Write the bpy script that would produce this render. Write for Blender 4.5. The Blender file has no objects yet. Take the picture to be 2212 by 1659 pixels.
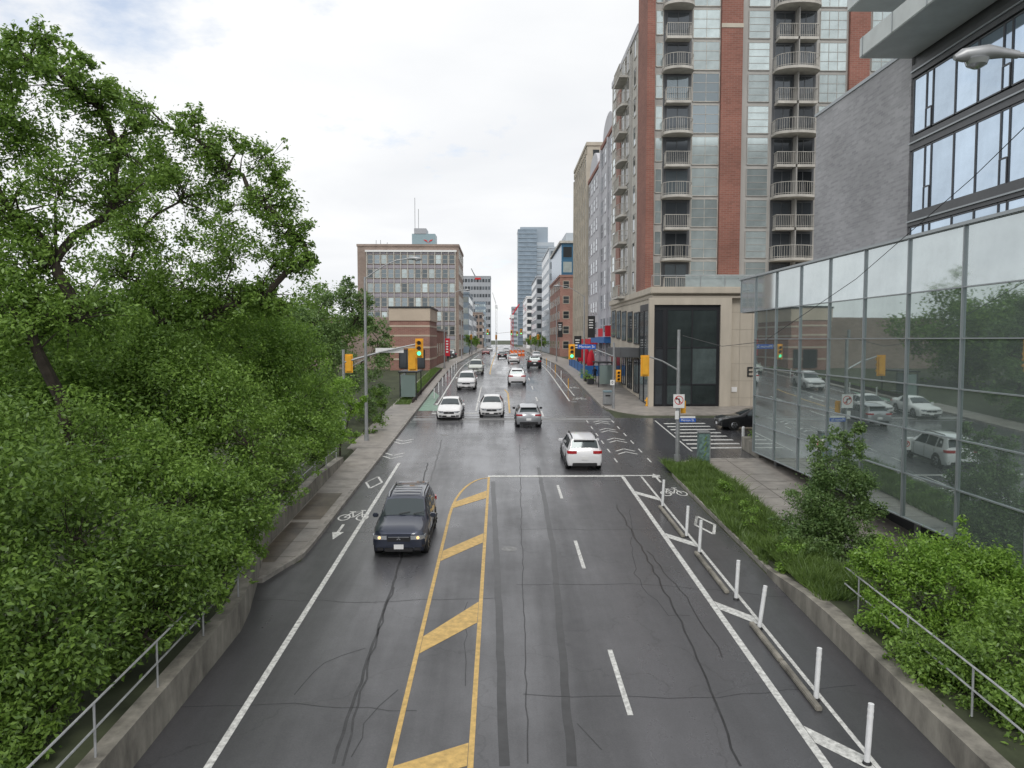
import bpy,bmesh,math,random
import numpy as np
from mathutils import Vector,Matrix
random.seed(7); RS=np.random.RandomState(7)
SC=bpy.context.scene; COL=SC.collection
K=1024/2212.0; F=760.0; H0=8.55; S=.0487; PI=math.pi
# ---------------------------------------------------------------- camera
cd=bpy.data.cameras.new('camera'); cam=bpy.data.objects.new('camera',cd); COL.objects.link(cam)
cd.sensor_width=36; cd.lens=36*F/1024; cd.clip_end=8000; cd.clip_start=.1
cam.location=(0,0,H0); cam.rotation_euler=(PI/2-math.atan(44/F),0,-math.atan(12/F)); SC.camera=cam
CM=cam.rotation_euler.to_matrix()
def zr(y):
    if y<-15: return -S*15
    if y<=85: return S*y
    if y<115: return S*85+S*((y-85)-(y-85)**2/60)
    return S*100
def ray(px,py): return CM@Vector(((px*K-512)/F,(384-py*K)/F,-1))
def P(px,py,Y):
    d=ray(px,py); t=Y/d.y; return Vector((d.x*t,Y,H0+d.z*t))
def G(px,py):
    d=ray(px,py); Y=30
    for i in range(60):
        p=P(px,py,Y); e=p.z-zr(Y); Y=max(5,Y+e/(-(d.z/d.y)+S if Y<85 else -(d.z/d.y)+.002)*.7)
    return P(px,py,Y)
# ---------------------------------------------------------------- materials
def nt(name):
    m=bpy.data.materials.new(name); m.use_nodes=True; t=m.node_tree; b=t.nodes['Principled BSDF']; return m,t,b
def N(t,ty,**k):
    n=t.nodes.new(ty)
    for a,v in k.items():
        if a in n.inputs: n.inputs[a].default_value=v
        else: setattr(n,a,v)
    return n
def mat(name,col,rough=.6,metal=0,nscale=0,namt=.25,bump=0,rnd=0,emit=0,coat=0,streak=0,bd=.02):
    m,t,b=nt(name); b.inputs['Roughness'].default_value=rough; b.inputs['Metallic'].default_value=metal
    if coat: b.inputs['Coat Weight'].default_value=coat; b.inputs['Coat Roughness'].default_value=.05
    c=(*col,1); b.inputs['Base Color'].default_value=c
    if emit: b.inputs['Emission Color'].default_value=c; b.inputs['Emission Strength'].default_value=emit
    out=None
    tc=N(t,'ShaderNodeTexCoord')
    if nscale:
        n=N(t,'ShaderNodeTexNoise',Scale=nscale,Detail=6.0,Roughness=.65)
        if streak:
            mp=N(t,'ShaderNodeMapping'); mp.inputs['Scale'].default_value=(1,1,streak); t.links.new(tc.outputs['Object'],mp.inputs[0]); t.links.new(mp.outputs[0],n.inputs['Vector'])
        else: t.links.new(tc.outputs['Object'],n.inputs['Vector'])
        mr=N(t,'ShaderNodeMapRange'); mr.inputs[1].default_value=.3; mr.inputs[2].default_value=.7; mr.inputs[3].default_value=1-namt; mr.inputs[4].default_value=1+namt
        t.links.new(n.outputs[0],mr.inputs[0]); out=mr.outputs[0]
        if bump:
            bp=N(t,'ShaderNodeBump',Strength=bump,Distance=bd); t.links.new(n.outputs[0],bp.inputs['Height']); t.links.new(bp.outputs[0],b.inputs['Normal'])
    if rnd:
        oi=N(t,'ShaderNodeObjectInfo'); mr=N(t,'ShaderNodeMapRange'); mr.inputs[3].default_value=1-rnd; mr.inputs[4].default_value=1+rnd
        t.links.new(oi.outputs['Random'],mr.inputs[0])
        if out:
            mu=N(t,'ShaderNodeMath',operation='MULTIPLY'); t.links.new(out,mu.inputs[0]); t.links.new(mr.outputs[0],mu.inputs[1]); out=mu.outputs[0]
        else: out=mr.outputs[0]
    if out:
        vm=N(t,'ShaderNodeVectorMath',operation='SCALE'); vm.inputs[0].default_value=col; t.links.new(out,vm.inputs['Scale']); t.links.new(vm.outputs[0],b.inputs['Base Color'])
    return m
def brick(name,c1,c2,mortar,scale=1,bw=.5,rh=.16,ms=.02,rough=.85):
    m,t,b=nt(name); b.inputs['Roughness'].default_value=rough
    tc=N(t,'ShaderNodeTexCoord'); sp=N(t,'ShaderNodeSeparateXYZ'); t.links.new(tc.outputs['Object'],sp.inputs[0])
    ad=N(t,'ShaderNodeMath',operation='ADD'); t.links.new(sp.outputs[0],ad.inputs[0]); t.links.new(sp.outputs[1],ad.inputs[1])
    cb=N(t,'ShaderNodeCombineXYZ'); t.links.new(ad.outputs[0],cb.inputs[0]); t.links.new(sp.outputs[2],cb.inputs[1])
    br=N(t,'ShaderNodeTexBrick'); br.inputs['Scale'].default_value=scale; br.inputs['Color1'].default_value=(*c1,1); br.inputs['Color2'].default_value=(*c2,1); br.inputs['Mortar'].default_value=(*mortar,1)
    br.inputs['Brick Width'].default_value=bw; br.inputs['Row Height'].default_value=rh; br.inputs['Mortar Size'].default_value=ms; br.inputs['Bias'].default_value=0
    t.links.new(cb.outputs[0],br.inputs['Vector'])
    n=N(t,'ShaderNodeTexNoise',Scale=.35,Detail=5.0); t.links.new(tc.outputs['Object'],n.inputs['Vector'])
    mr=N(t,'ShaderNodeMapRange'); mr.inputs[1].default_value=.3; mr.inputs[2].default_value=.7; mr.inputs[3].default_value=.84; mr.inputs[4].default_value=1.14; t.links.new(n.outputs[0],mr.inputs[0])
    vm=N(t,'ShaderNodeVectorMath',operation='SCALE'); t.links.new(br.outputs[0],vm.inputs[0]); t.links.new(mr.outputs[0],vm.inputs['Scale']); t.links.new(vm.outputs[0],b.inputs['Base Color'])
    return m
def leafmat(name,c1,c2,tr=.4):
    m,t,b=nt(name); t.nodes.remove(b)
    g=N(t,'ShaderNodeNewGeometry'); tc=N(t,'ShaderNodeTexCoord'); n=N(t,'ShaderNodeTexNoise',Scale=.6,Detail=3.0); t.links.new(tc.outputs['Object'],n.inputs['Vector'])
    a=N(t,'ShaderNodeMath',operation='ADD'); t.links.new(g.outputs['Random Per Island'],a.inputs[0]); t.links.new(n.outputs[0],a.inputs[1])
    mr=N(t,'ShaderNodeMapRange'); mr.inputs[1].default_value=.35; mr.inputs[2].default_value=1.35; t.links.new(a.outputs[0],mr.inputs[0])
    mx=N(t,'ShaderNodeMix',data_type='RGBA'); mx.inputs[6].default_value=(*c1,1); mx.inputs[7].default_value=(*c2,1); t.links.new(mr.outputs[0],mx.inputs[0])
    d=N(t,'ShaderNodeBsdfDiffuse'); t.links.new(mx.outputs[2],d.inputs[0])
    tl=N(t,'ShaderNodeBsdfTranslucent'); t.links.new(mx.outputs[2],tl.inputs[0]); ms=N(t,'ShaderNodeMixShader'); ms.inputs[0].default_value=tr
    t.links.new(d.outputs[0],ms.inputs[1]); t.links.new(tl.outputs[0],ms.inputs[2])
    gl=N(t,'ShaderNodeBsdfGlossy'); gl.inputs['Roughness'].default_value=.4; gl.inputs[0].default_value=(.8,.85,.9,1); m2=N(t,'ShaderNodeMixShader'); m2.inputs[0].default_value=.03
    t.links.new(ms.outputs[0],m2.inputs[1]); t.links.new(gl.outputs[0],m2.inputs[2]); t.links.new(m2.outputs[0],t.nodes['Material Output'].inputs[0]); return m
def asphalt():
    m,t,b=nt('wet asphalt'); tc=N(t,'ShaderNodeTexCoord'); L=t.links.new
    n1=N(t,'ShaderNodeTexNoise',Scale=26.0,Detail=7.0,Roughness=.85); L(tc.outputs['Object'],n1.inputs['Vector'])
    mp=N(t,'ShaderNodeMapping'); mp.inputs['Scale'].default_value=(.6,.03,1); L(tc.outputs['Object'],mp.inputs[0])
    n2=N(t,'ShaderNodeTexNoise',Scale=1.0,Detail=5.0,Roughness=.6); L(mp.outputs[0],n2.inputs['Vector'])
    n3=N(t,'ShaderNodeTexNoise',Scale=.3,Detail=6.0,Roughness=.7); L(tc.outputs['Object'],n3.inputs['Vector'])
    v=N(t,'ShaderNodeTexVoronoi',feature='DISTANCE_TO_EDGE'); v.inputs['Scale'].default_value=.16
    dn=N(t,'ShaderNodeTexNoise',Scale=1.2,Detail=6.0); L(tc.outputs['Object'],dn.inputs['Vector'])
    dm=N(t,'ShaderNodeVectorMath',operation='SCALE'); dm.inputs['Scale'].default_value=1.6; L(dn.outputs[1],dm.inputs[0])
    da=N(t,'ShaderNodeVectorMath',operation='ADD'); L(tc.outputs['Object'],da.inputs[0]); L(dm.outputs[0],da.inputs[1]); L(da.outputs[0],v.inputs['Vector'])
    cr=N(t,'ShaderNodeMapRange'); cr.inputs[1].default_value=0; cr.inputs[2].default_value=.006; cr.inputs[3].default_value=.65; cr.inputs[4].default_value=1; L(v.outputs[0],cr.inputs[0])
    def mr(s,a,b2,lo=.3,hi=.7):
        x=N(t,'ShaderNodeMapRange'); x.inputs[1].default_value=lo; x.inputs[2].default_value=hi; x.inputs[3].default_value=a; x.inputs[4].default_value=b2; L(s,x.inputs[0]); return x.outputs[0]
    def mul(a,b2):
        x=N(t,'ShaderNodeMath',operation='MULTIPLY'); L(a,x.inputs[0]); L(b2,x.inputs[1]); return x.outputs[0]
    f=mul(mul(mr(n1.outputs[0],.6,1.4),mr(n2.outputs[0],.68,1.38)),mul(mr(n3.outputs[0],.8,1.2),cr.outputs[0]))
    sp=N(t,'ShaderNodeSeparateXYZ'); L(tc.outputs['Object'],sp.inputs[0])
    ax=N(t,'ShaderNodeMath',operation='ABSOLUTE'); L(sp.outputs[0],ax.inputs[0]); f=mul(f,mr(ax.outputs[0],1.12,.76,4.2,6.8)); f=mul(f,mr(sp.outputs[1],.88,1.22,14,45))  # last factor lightens the colour with distance, wet sheen put into the base
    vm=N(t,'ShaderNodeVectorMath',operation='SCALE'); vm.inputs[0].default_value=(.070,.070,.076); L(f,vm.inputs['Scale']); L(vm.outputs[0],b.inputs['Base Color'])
    wet=mr(sp.outputs[1],.0,.19,20,50)
    wl_=N(t,'ShaderNodeMath',operation='ADD'); L(mr(n2.outputs[0],.12,-.14),wl_.inputs[0]); L(mr(n3.outputs[0],.48,.32),wl_.inputs[1])
    r=N(t,'ShaderNodeMath',operation='SUBTRACT'); L(wl_.outputs[0],r.inputs[0]); L(wet,r.inputs[1]); L(r.outputs[0],b.inputs['Roughness'])
    b.inputs['Specular IOR Level'].default_value=.9
    bp=N(t,'ShaderNodeBump',Strength=.25,Distance=.008); L(n1.outputs[0],bp.inputs['Height']); L(bp.outputs[0],b.inputs['Normal'])
    return m
M={}
M['asph']=asphalt()
M['seal']=mat('tar seal',(.028,.028,.030),.3,0,3,.4)
M['crack']=mat('asphalt crack',(.042,.042,.045),.5,0,5,.4)
M['white']=mat('worn white road paint',(.58,.58,.56),.5,0,9,.45)
M['wfaint']=mat('faded road paint',(.2,.2,.2),.5,0,6,.4)
M['yellow']=mat('worn yellow road paint',(.57,.375,.12),.5,0,6,.3)
M['green']=mat('green bike box paint',(.17,.28,.21),.5,0,3,.4)
M['side']=mat('sidewalk concrete',(.29,.265,.24),.5,0,1.3,.3,.1)
M['joint2']=mat('pavement joint',(.12,.11,.10),.9)
M['conc']=mat('stained concrete',(.23,.215,.185),.85,0,1.6,.55,.3,streak=.4)
M['kerb']=mat('kerb concrete',(.29,.27,.245),.8,0,2.5,.4)
M['soil']=mat('ground soil',(.05,.06,.03),.95,0,.8,.4)
M['brown']=mat('muddy concrete',(.13,.105,.08),.45,0,1.0,.5)
M['turf']=mat('turf base',(.06,.09,.03),.95,0,2,.4)
M['grey']=mat('galvanised metal',(.36,.37,.38),.45,.6,3,.15)
M['rail']=mat('weathered white rail',(.42,.43,.44),.5,.3,4,.25)
M['post']=mat('white flexible post',(.78,.79,.80),.5,0,5,.1)
M['black']=mat('black plastic',(.02,.02,.022),.5)
M['rubber']=mat('tyre rubber',(.018,.018,.018),.8)
M['rim']=mat('alloy rim',(.45,.46,.48),.3,.9)
M['sigy']=mat('signal yellow',(.80,.40,.03),.45,0,3,.1)
M['blue']=mat('sign blue',(.02,.11,.5),.4)
M['wht']=mat('sign white',(.8,.8,.8),.5)
M['red']=mat('sign red',(.6,.03,.03),.5)
M['glasscar']=mat('car glass',(.07,.085,.09),.05,.45)
M['lamp']=mat('headlight lens',(.5,.52,.55),.12,.6)
M['lampon']=mat('lit headlight',(1,.66,.30),.3,0,emit=1.0)
M['tail']=mat('tail light lens',(.45,.01,.015),.2,0,coat=.5)
M['glow']=mat('lit green lens',(.1,1,.5),.3,0,emit=1.6)
M['lens']=mat('dark signal lens',(.03,.02,.02),.2)
M['beige']=mat('podium limestone',(.50,.45,.375),.75,0,.7,.14,streak=.3)
M['joint']=mat('stone joint',(.38,.34,.285),.9)
M['redbrick']=brick('red brick',(.30,.125,.095),(.235,.095,.072),(.30,.22,.18),1,.5,.16,.012)
M['brickside']=brick('terracotta brick',(.33,.17,.14),(.27,.13,.105),(.36,.28,.23),1,.5,.16,.012)
M['brownbrick']=brick('brown brick',(.34,.27,.23),(.28,.215,.185),(.3,.25,.22),1,.5,.2,.012)
M['greybrick']=brick('grey brick',(.42,.42,.435),(.32,.32,.335),(.42,.42,.43),1,.42,.11,.006)
M['concb']=mat('grey precast',(.40,.39,.37),.8,0,.6,.15,streak=.3)
M['concl']=mat('light balcony concrete',(.50,.48,.44),.8,0,1.2,.25)
M['lilac']=mat('pale grey cladding',(.50,.50,.53),.6,0,.5,.1)
M['spand']=mat('mauve spandrel panel',(.34,.32,.36),.6,0,.5,.15)
M['cream']=mat('cream panel',(.55,.46,.37),.8,0,.5,.1)
M['tan']=mat('tan stone',(.47,.43,.36),.8,0,.6,.15)
M['dark']=mat('dark metal frame',(.035,.037,.042),.45,.4)
M['fram']=mat('grey window frame',(.10,.105,.115),.45,.4)
M['mull']=mat('silver mullion',(.34,.37,.385),.4,.5)
M['dgrey']=mat('charcoal cladding',(.11,.115,.122),.5,.2,1,.15)
M['win']=mat('window glass',(.2,.235,.255),.06,.55,rnd=.5)
M['winl']=mat('blinds behind glass',(.48,.55,.555),.10,.5,.5,.25,rnd=.3)
M['wind']=mat('dark window glass',(.08,.09,.10),.08,.45,rnd=.6)
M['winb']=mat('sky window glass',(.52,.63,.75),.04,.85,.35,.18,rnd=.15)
M['podg']=mat('podium corner glass',(.11,.14,.14),.05,.45,.35,.45,rnd=.5)
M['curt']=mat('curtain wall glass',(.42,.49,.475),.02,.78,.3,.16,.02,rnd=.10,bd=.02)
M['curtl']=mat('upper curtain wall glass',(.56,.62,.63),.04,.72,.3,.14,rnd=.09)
M['slab']=mat('pale canopy soffit',(.56,.60,.59),.5,0,1,.1)
M['bluecl']=mat('blue glazing',(.08,.2,.33),.2,.3,rnd=.2)
M['teal']=mat('grey blue panel',(.26,.36,.40),.4,.1,rnd=.1)
M['bark']=mat('bark',(.05,.04,.032),.95,0,6,.4,.4)
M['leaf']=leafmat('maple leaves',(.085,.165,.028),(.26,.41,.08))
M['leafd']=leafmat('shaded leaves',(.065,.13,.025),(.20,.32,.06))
M['leafb']=leafmat('bright leaves',(.12,.24,.03),(.30,.48,.08))
M['leafg']=leafmat('locust leaves',(.095,.19,.03),(.27,.43,.08))
M['leafc']=leafmat('grey green leaves',(.085,.16,.05),(.22,.33,.11))
M['grass']=leafmat('grass blades',(.075,.13,.03),(.185,.28,.07))
M['redc']=mat('red canvas',(.6,.02,.04),.8)
M['orange']=mat('safety orange',(.8,.16,.03),.6)
M['skin']=mat('skin',(.45,.28,.2),.6)
M['cloth1']=mat('dark cloth',(.03,.035,.06),.9)
M['cloth2']=mat('pale cloth',(.4,.4,.42),.9)
M['binb']=mat('blue plastic',(.03,.15,.42),.5)
M['mural']=mat('teal painted metal',(.13,.21,.20),.5,0,5,.7)
M['cgrey']=mat('distant grey facade',(.38,.40,.43),.6,.1,.3,.1)
M['cdark']=mat('distant blue grey facade',(.24,.30,.36),.3,.3,.3,.2)
M['cmid']=mat('distant slab edge',(.33,.39,.45),.5,.1)
M['ctower']=mat('distant tower slab',(.46,.51,.56),.5,.1)
M['shel']=mat('shelter glass',(.3,.38,.37),.1,.4)
# ---------------------------------------------------------------- mesh builder
def off(o):
    v=Vector((0,0,0))
    while o: v+=o.location; o=o.parent
    return v
class MB:
    def __init__(s): s.v=[]; s.f=[]
    def poly(s,pts):
        n=len(s.v); s.v+= [tuple(p) for p in pts]; s.f.append(tuple(range(n,n+len(pts)))); return s
    def box(s,x0,x1,y0,y1,z0,z1,skew=0):
        n=len(s.v)
        s.v+=[(x0,y0,z0),(x1,y0,z0),(x1,y1,z0),(x0,y1,z0),(x0,y0,z1),(x1,y0,z1),(x1,y1,z1),(x0,y1,z1)]
        s.f+=[tuple(n+i for i in q) for q in ((0,3,2,1),(4,5,6,7),(0,1,5,4),(1,2,6,5),(2,3,7,6),(3,0,4,7))]; return s
    def cbox(s,c,d): return s.box(c[0]-d[0]/2,c[0]+d[0]/2,c[1]-d[1]/2,c[1]+d[1]/2,c[2]-d[2]/2,c[2]+d[2]/2)
    def tube(s,pts,rs,k=8,cap=True):
        pts=[Vector(p) for p in pts]
        if not hasattr(rs,'__len__'): rs=[rs]*len(pts)
        n0=len(s.v)
        for i,p in enumerate(pts):
            d=(pts[min(i+1,len(pts)-1)]-pts[max(i-1,0)]).normalized()
            a=Vector((0,0,1)) if abs(d.z)<.9 else Vector((1,0,0))
            u=d.cross(a).normalized(); w=d.cross(u)
            for j in range(k):
                t=2*PI*j/k; s.v.append(tuple(p+rs[i]*(u*math.cos(t)+w*math.sin(t))))
        for i in range(len(pts)-1):
            for j in range(k):
                a=n0+i*k+j; b=n0+i*k+(j+1)%k; s.f.append((a,b,b+k,a+k))
        if cap: s.f.append(tuple(n0+j for j in range(k))); s.f.append(tuple(n0+(len(pts)-1)*k+j for j in reversed(range(k))))
        return s
    def prism(s,outline,z0,z1):
        n=len(outline); m=len(s.v)
        s.v+=[(x,y,z0(x,y) if callable(z0) else z0) for x,y in outline]+[(x,y,z1(x,y) if callable(z1) else z1) for x,y in outline]
        s.f.append(tuple(range(m+n-1,m-1,-1))); s.f.append(tuple(range(m+n,m+2*n)))
        for i in range(n): j=(i+1)%n; s.f.append((m+i,m+j,m+n+j,m+n+i))
        return s
    def build(s,name,mt,parent=None,smooth=False,label=None,bevel=0):
        me=bpy.data.meshes.new(name); o=off(parent)
        me.from_pydata([(x-o.x,y-o.y,z-o.z) for x,y,z in s.v],[],s.f); me.materials.append(mt)
        bm=bmesh.new(); bm.from_mesh(me); bmesh.ops.recalc_face_normals(bm,faces=bm.faces)
        if bevel: bmesh.ops.bevel(bm,geom=[e for e in bm.edges],offset=bevel,segments=2,affect='EDGES',clamp_overlap=True)
        bm.to_mesh(me); bm.free()
        if smooth:
            me.polygons.foreach_set('use_smooth',[True]*len(me.polygons)); me.set_sharp_from_angle(angle=math.radians(38))
        ob=bpy.data.objects.new(name,me); COL.objects.link(ob)
        if parent: ob.parent=parent
        if label: ob['label']=label
        return ob
def tag(o,label=None,cat=None,group=None,kind=None):
    if label: o['label']=label
    if cat: o['category']=cat
    if group: o['group']=group
    if kind: o['kind']=kind
    return o
def thing(name,label,cat,loc=(0,0,0),group=None):
    o=bpy.data.objects.new(name,None); COL.objects.link(o); o.location=loc; o.empty_display_size=.2
    return tag(o,label,cat,group)
def text(parent,name,s,size,loc,rz,mt,depth=.005,rx=PI/2):
    cu=bpy.data.curves.new(name,'FONT'); cu.body=s; cu.size=size; cu.extrude=depth; cu.align_x='CENTER'; cu.align_y='CENTER'
    t=bpy.data.objects.new(name,cu); COL.objects.link(t); dg=bpy.context.evaluated_depsgraph_get(); me=bpy.data.meshes.new_from_object(t.evaluated_get(dg))
    bpy.data.objects.remove(t); me.materials.clear(); me.materials.append(mt)
    o=bpy.data.objects.new(name,me); COL.objects.link(o); o.parent=parent; o.location=Vector(loc)-off(parent); o.rotation_euler=(rx,0,rz); return o
# ---------------------------------------------------------------- world
w=bpy.data.worlds.new('World'); SC.world=w; w.use_nodes=True; t=w.node_tree; L=t.links.new; bg=t.nodes['Background']; bg.inputs[1].default_value=.1
sky=N(t,'ShaderNodeTexSky'); sky.sky_type='NISHITA'; sky.sun_disc=False; sky.sun_elevation=math.radians(50); sky.sun_rotation=math.radians(200)
tc=N(t,'ShaderNodeTexCoord'); sp=N(t,'ShaderNodeSeparateXYZ'); L(tc.outputs['Generated'],sp.inputs[0])
az=N(t,'ShaderNodeMath',operation='ABSOLUTE'); L(sp.outputs[2],az.inputs[0]); ad=N(t,'ShaderNodeMath',operation='ADD'); ad.inputs[1].default_value=.22; L(az.outputs[0],ad.inputs[0])
dv=N(t,'ShaderNodeVectorMath',operation='DIVIDE'); cb=N(t,'ShaderNodeCombineXYZ')
for i in range(3): L(ad.outputs[0],cb.inputs[i])
L(tc.outputs['Generated'],dv.inputs[0]); L(cb.outputs[0],dv.inputs[1])
n1=N(t,'ShaderNodeTexNoise',Scale=1.3,Detail=7.0,Roughness=.5,Distortion=.4); L(dv.outputs[0],n1.inputs['Vector'])
cr=N(t,'ShaderNodeValToRGB'); cr.color_ramp.elements[0].position=.33; cr.color_ramp.elements[0].color=(8.9,9.1,9.4,1); cr.color_ramp.elements[1].position=.6; cr.color_ramp.elements[1].color=(10.2,10.3,10.4,1)
L(n1.outputs[0],cr.inputs[0])
n2=N(t,'ShaderNodeTexNoise',Scale=3.0,Detail=6.0,Roughness=.6); mp=N(t,'ShaderNodeMapping'); mp.inputs['Location'].default_value=(3.1,1.7,0); L(dv.outputs[0],mp.inputs[0]); L(mp.outputs[0],n2.inputs['Vector'])
dt=N(t,'ShaderNodeVectorMath',operation='DOT_PRODUCT'); dd=ray(110,70).normalized(); dt.inputs[1].default_value=dd; L(tc.outputs['Generated'],dt.inputs[0])
r1=N(t,'ShaderNodeMapRange'); r1.inputs[1].default_value=.99; r1.inputs[2].default_value=1; r1.inputs[3].default_value=0; r1.inputs[4].default_value=.22; L(dt.outputs['Value'],r1.inputs[0])
a2=N(t,'ShaderNodeMath',operation='ADD'); L(n2.outputs[0],a2.inputs[0]); L(r1.outputs[0],a2.inputs[1])
r2=N(t,'ShaderNodeMapRange'); r2.inputs[1].default_value=.63; r2.inputs[2].default_value=.83; r2.inputs[3].default_value=0; r2.inputs[4].default_value=.6; L(a2.outputs[0],r2.inputs[0])
mx=N(t,'ShaderNodeMix',data_type='RGBA'); L(r2.outputs[0],mx.inputs[0]); L(cr.outputs[0],mx.inputs[6])
sk=N(t,'ShaderNodeVectorMath',operation='SCALE'); sk.inputs['Scale'].default_value=1.9; L(sky.outputs[0],sk.inputs[0]); L(sk.outputs[0],mx.inputs[7]); L(mx.outputs[2],bg.inputs[0])
sl=bpy.data.lights.new('sun','SUN'); sl.energy=1.3; sl.angle=math.radians(20); sl.color=(1,.96,.9); so=bpy.data.objects.new('sun',sl); COL.objects.link(so); so.rotation_euler=(math.radians(40),0,math.radians(0))
SC.view_settings.view_transform='Standard'; SC.view_settings.look='None'; SC.view_settings.exposure=0
# ---------------------------------------------------------------- ground
def wl(y):
    if y<20: return -6.9
    if y<26: return -6.9-1.3*(y-20)/6
    return -8.2-.2*min(1,(y-26)/14)
ys=[-60,-15,0,5,10,15,20,23,26,30,35,37,38,40,43,48,56,58,60,70,85,90,95,100,105,110,115,130,200,400,900,3000,6000]
rows=[];mb=MB()
for y in ys:
    z=zr(y); lr=.72 if y<38 else .1; rr=.55 if y<23 else (.3 if y<26 else (.1 if (y<=37 or y>=58) else -.02))
    wx=wl(y) if y<41 else -8.4
    cols=[(-5000,z+lr),(-400,z+lr),(-60,z+lr),(-20,z+lr),(wx-.22,z+lr-.02),(wx-.1,z-.02),(-6.6,z-.02),(8.4,z-.02),(8.55,z-.02),(8.72,z+rr),(12,z+rr),(14,z+rr),(60,z+rr),(400,z+rr),(5000,z+rr)]
    rows.append([(x,y,zz) for x,zz in cols])
nc=len(rows[0])
for r in rows: mb.v+=r
for i in range(len(rows)-1):
    for j in range(nc-1): a=i*nc+j; mb.f.append((a,a+1,a+1+nc,a+nc))
tag(mb.build('ground',M['soil']),kind='structure')
def frange(a,b,s):
    n=max(1,int(math.ceil((b-a)/s))); return [a+(b-a)*i/n for i in range(n+1)]
def fx(v,y): return v(y) if callable(v) else v
def strip(mb,xa,xb,y0,y1,dz,step=3):
    q=frange(y0,y1,step) if (y1>84 or callable(xa) or callable(xb)) else [y0,y1]
    n=len(mb.v)
    for y in q: mb.v+=[(fx(xa,y),y,zr(y)+dz),(fx(xb,y),y,zr(y)+dz)]
    for i in range(len(q)-1): a=n+2*i; mb.f.append((a,a+1,a+3,a+2))
    return mb
def kstrip(mb,xa,xb,y0,y1,h,step=3):
    q=frange(y0,y1,step); n=len(mb.v)
    for y in q:
        a,b,z=fx(xa,y),fx(xb,y),zr(y); mb.v+=[(a,y,z-.1),(a,y,z+h),(b,y,z+h),(b,y,z-.1)]
    for i in range(len(q)-1):
        a=n+4*i
        for k in range(3): mb.f.append((a+k,a+k+1,a+k+5,a+k+4))
    mb.f.append((n,n+1,n+2,n+3)); e=n+4*(len(q)-1); mb.f.append((e+3,e+2,e+1,e)); return mb
def flat(mb,pts,dz): mb.poly([(x,y,zr(y)+dz) for x,y in pts]); return mb
def seg(mb,a,b,w,dz):
    d=Vector((b[0]-a[0],b[1]-a[1])).normalized(); n=Vector((-d.y,d.x))*w/2
    return flat(mb,[(a[0]+n.x,a[1]+n.y),(b[0]+n.x,b[1]+n.y),(b[0]-n.x,b[1]-n.y),(a[0]-n.x,a[1]-n.y)],dz)
def pline(mb,pts,w,dz):
    for a,b in zip(pts,pts[1:]): seg(mb,a,b,w,dz)
    return mb
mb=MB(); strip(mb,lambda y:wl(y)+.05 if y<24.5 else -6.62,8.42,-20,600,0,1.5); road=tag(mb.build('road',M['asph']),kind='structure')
mb=MB(); flat(mb,[(8.42,38),(40,42),(40,56.6),(8.42,60)],0.0); tag(mb.build('side_street',M['asph']),kind='structure')
def one(name,fn,mt,*a,**k):
    m=MB(); fn(m,*a,**k); return m.build(name,mt,road)
g=lambda px,py:(G(px,py).x,G(px,py).y)
Z1=.006
Ystop=G(1190,1030).y
one('edge_line',strip,M['white'],-5.48,-5.33,6,G(860,1000).y,Z1)
one('edge_line',strip,M['white'],5.97,6.14,6,Ystop,Z1)
one('buffer_line',strip,M['white'],6.93,7.03,6,Ystop,Z1)
one('stop_line',flat,M['white'],[(-.6,Ystop-.05),(6.1,Ystop-.05),(6.1,Ystop+.32),(-.6,Ystop+.32)],Z1+.001)
one('buffer_end_line',flat,M['white'],[(6.1,Ystop+.1),(7.95,Ystop+.1),(7.95,Ystop+.3),(6.1,Ystop+.3)],Z1+.001)
for (y0,y1) in ((1546,1404),(1228,1168),(1077,1048)):
    a=G(1300,y0).y; b=G(1300,y1).y; one('lane_dash',strip,M['white'],2.65,2.77,a,b,Z1)
one('lane_dash',strip,M['white'],2.65,2.77,7,10,Z1)
yl=-2.05; yr=-.55
one('yellow_line',strip,M['yellow'],yl-.05,yl+.06,6,30.5,Z1); one('yellow_line',strip,M['yellow'],yr-.06,yr+.05,6,Ystop,Z1)
ar=[(yl+.01,30.5)]+[(yl+.01+1.45*(1-math.cos(q)),30.5+(Ystop-.2-30.5)*math.sin(q)) for q in [PI/2*i/8 for i in range(1,9)]]
one('yellow_line',pline,M['yellow'],ar,.11,Z1+.001)
for pl,pr,u in (((912,1412),(1032,1345),(1375,1300)),((948,1212),(1046,1172),(1190,1152)),((976,1098),(1053,1076),(1085,1060)),((905,1700),(1003,1655),(1655,1605))):
    a=G(*pl).y; b=G(*pr).y; a2_=G(pl[0],u[0]).y; b2_=G(pr[0],u[1]).y
    one('hatch_bar',flat,M['yellow'],[(yl+.07,a),(yr-.07,b),(yr-.07,b2_),(yl+.07,a2_)],Z1)
for (px,py) in ((1740,1562),(1540,1296),(1433,1150),(1370,1060)):
    y=G(px,py).y; one('hatch_bar',flat,M['white'],[(6.15,y-.1),(6.92,y-1.15),(6.92,y-1.75),(6.15,y-.7)],Z1)
one('yellow_line',pline,M['yellow'],[(.75,59),(.75,72),(-1.2,92)],.14,Z1); one('yellow_line',strip,M['yellow'],-1.3,-1.15,92,400,.008)
one('turn_lane_line',strip,M['white'],-1.97,-1.85,60,78,Z1); one('stop_line',flat,M['white'],[(-5.3,58.6),(.7,58.6),(.7,59.1),(-5.3,59.1)],Z1+.001)
for y in range(84,180,9): one('lane_dash',strip,M['white'],-3.5,-3.36,y,y+3,.008) if y>95 else None
for y in range(57,180,9): one('lane_dash',strip,M['white'],3.2,3.33,y,y+3,.008)
one('edge_line',strip,M['white'],-5.35,-5.22,60,190,.008); one('edge_line',strip,M['white'],6.0,6.13,66,190,.008); one('buffer_line',strip,M['white'],6.8,6.9,70,190,.008)
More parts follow.
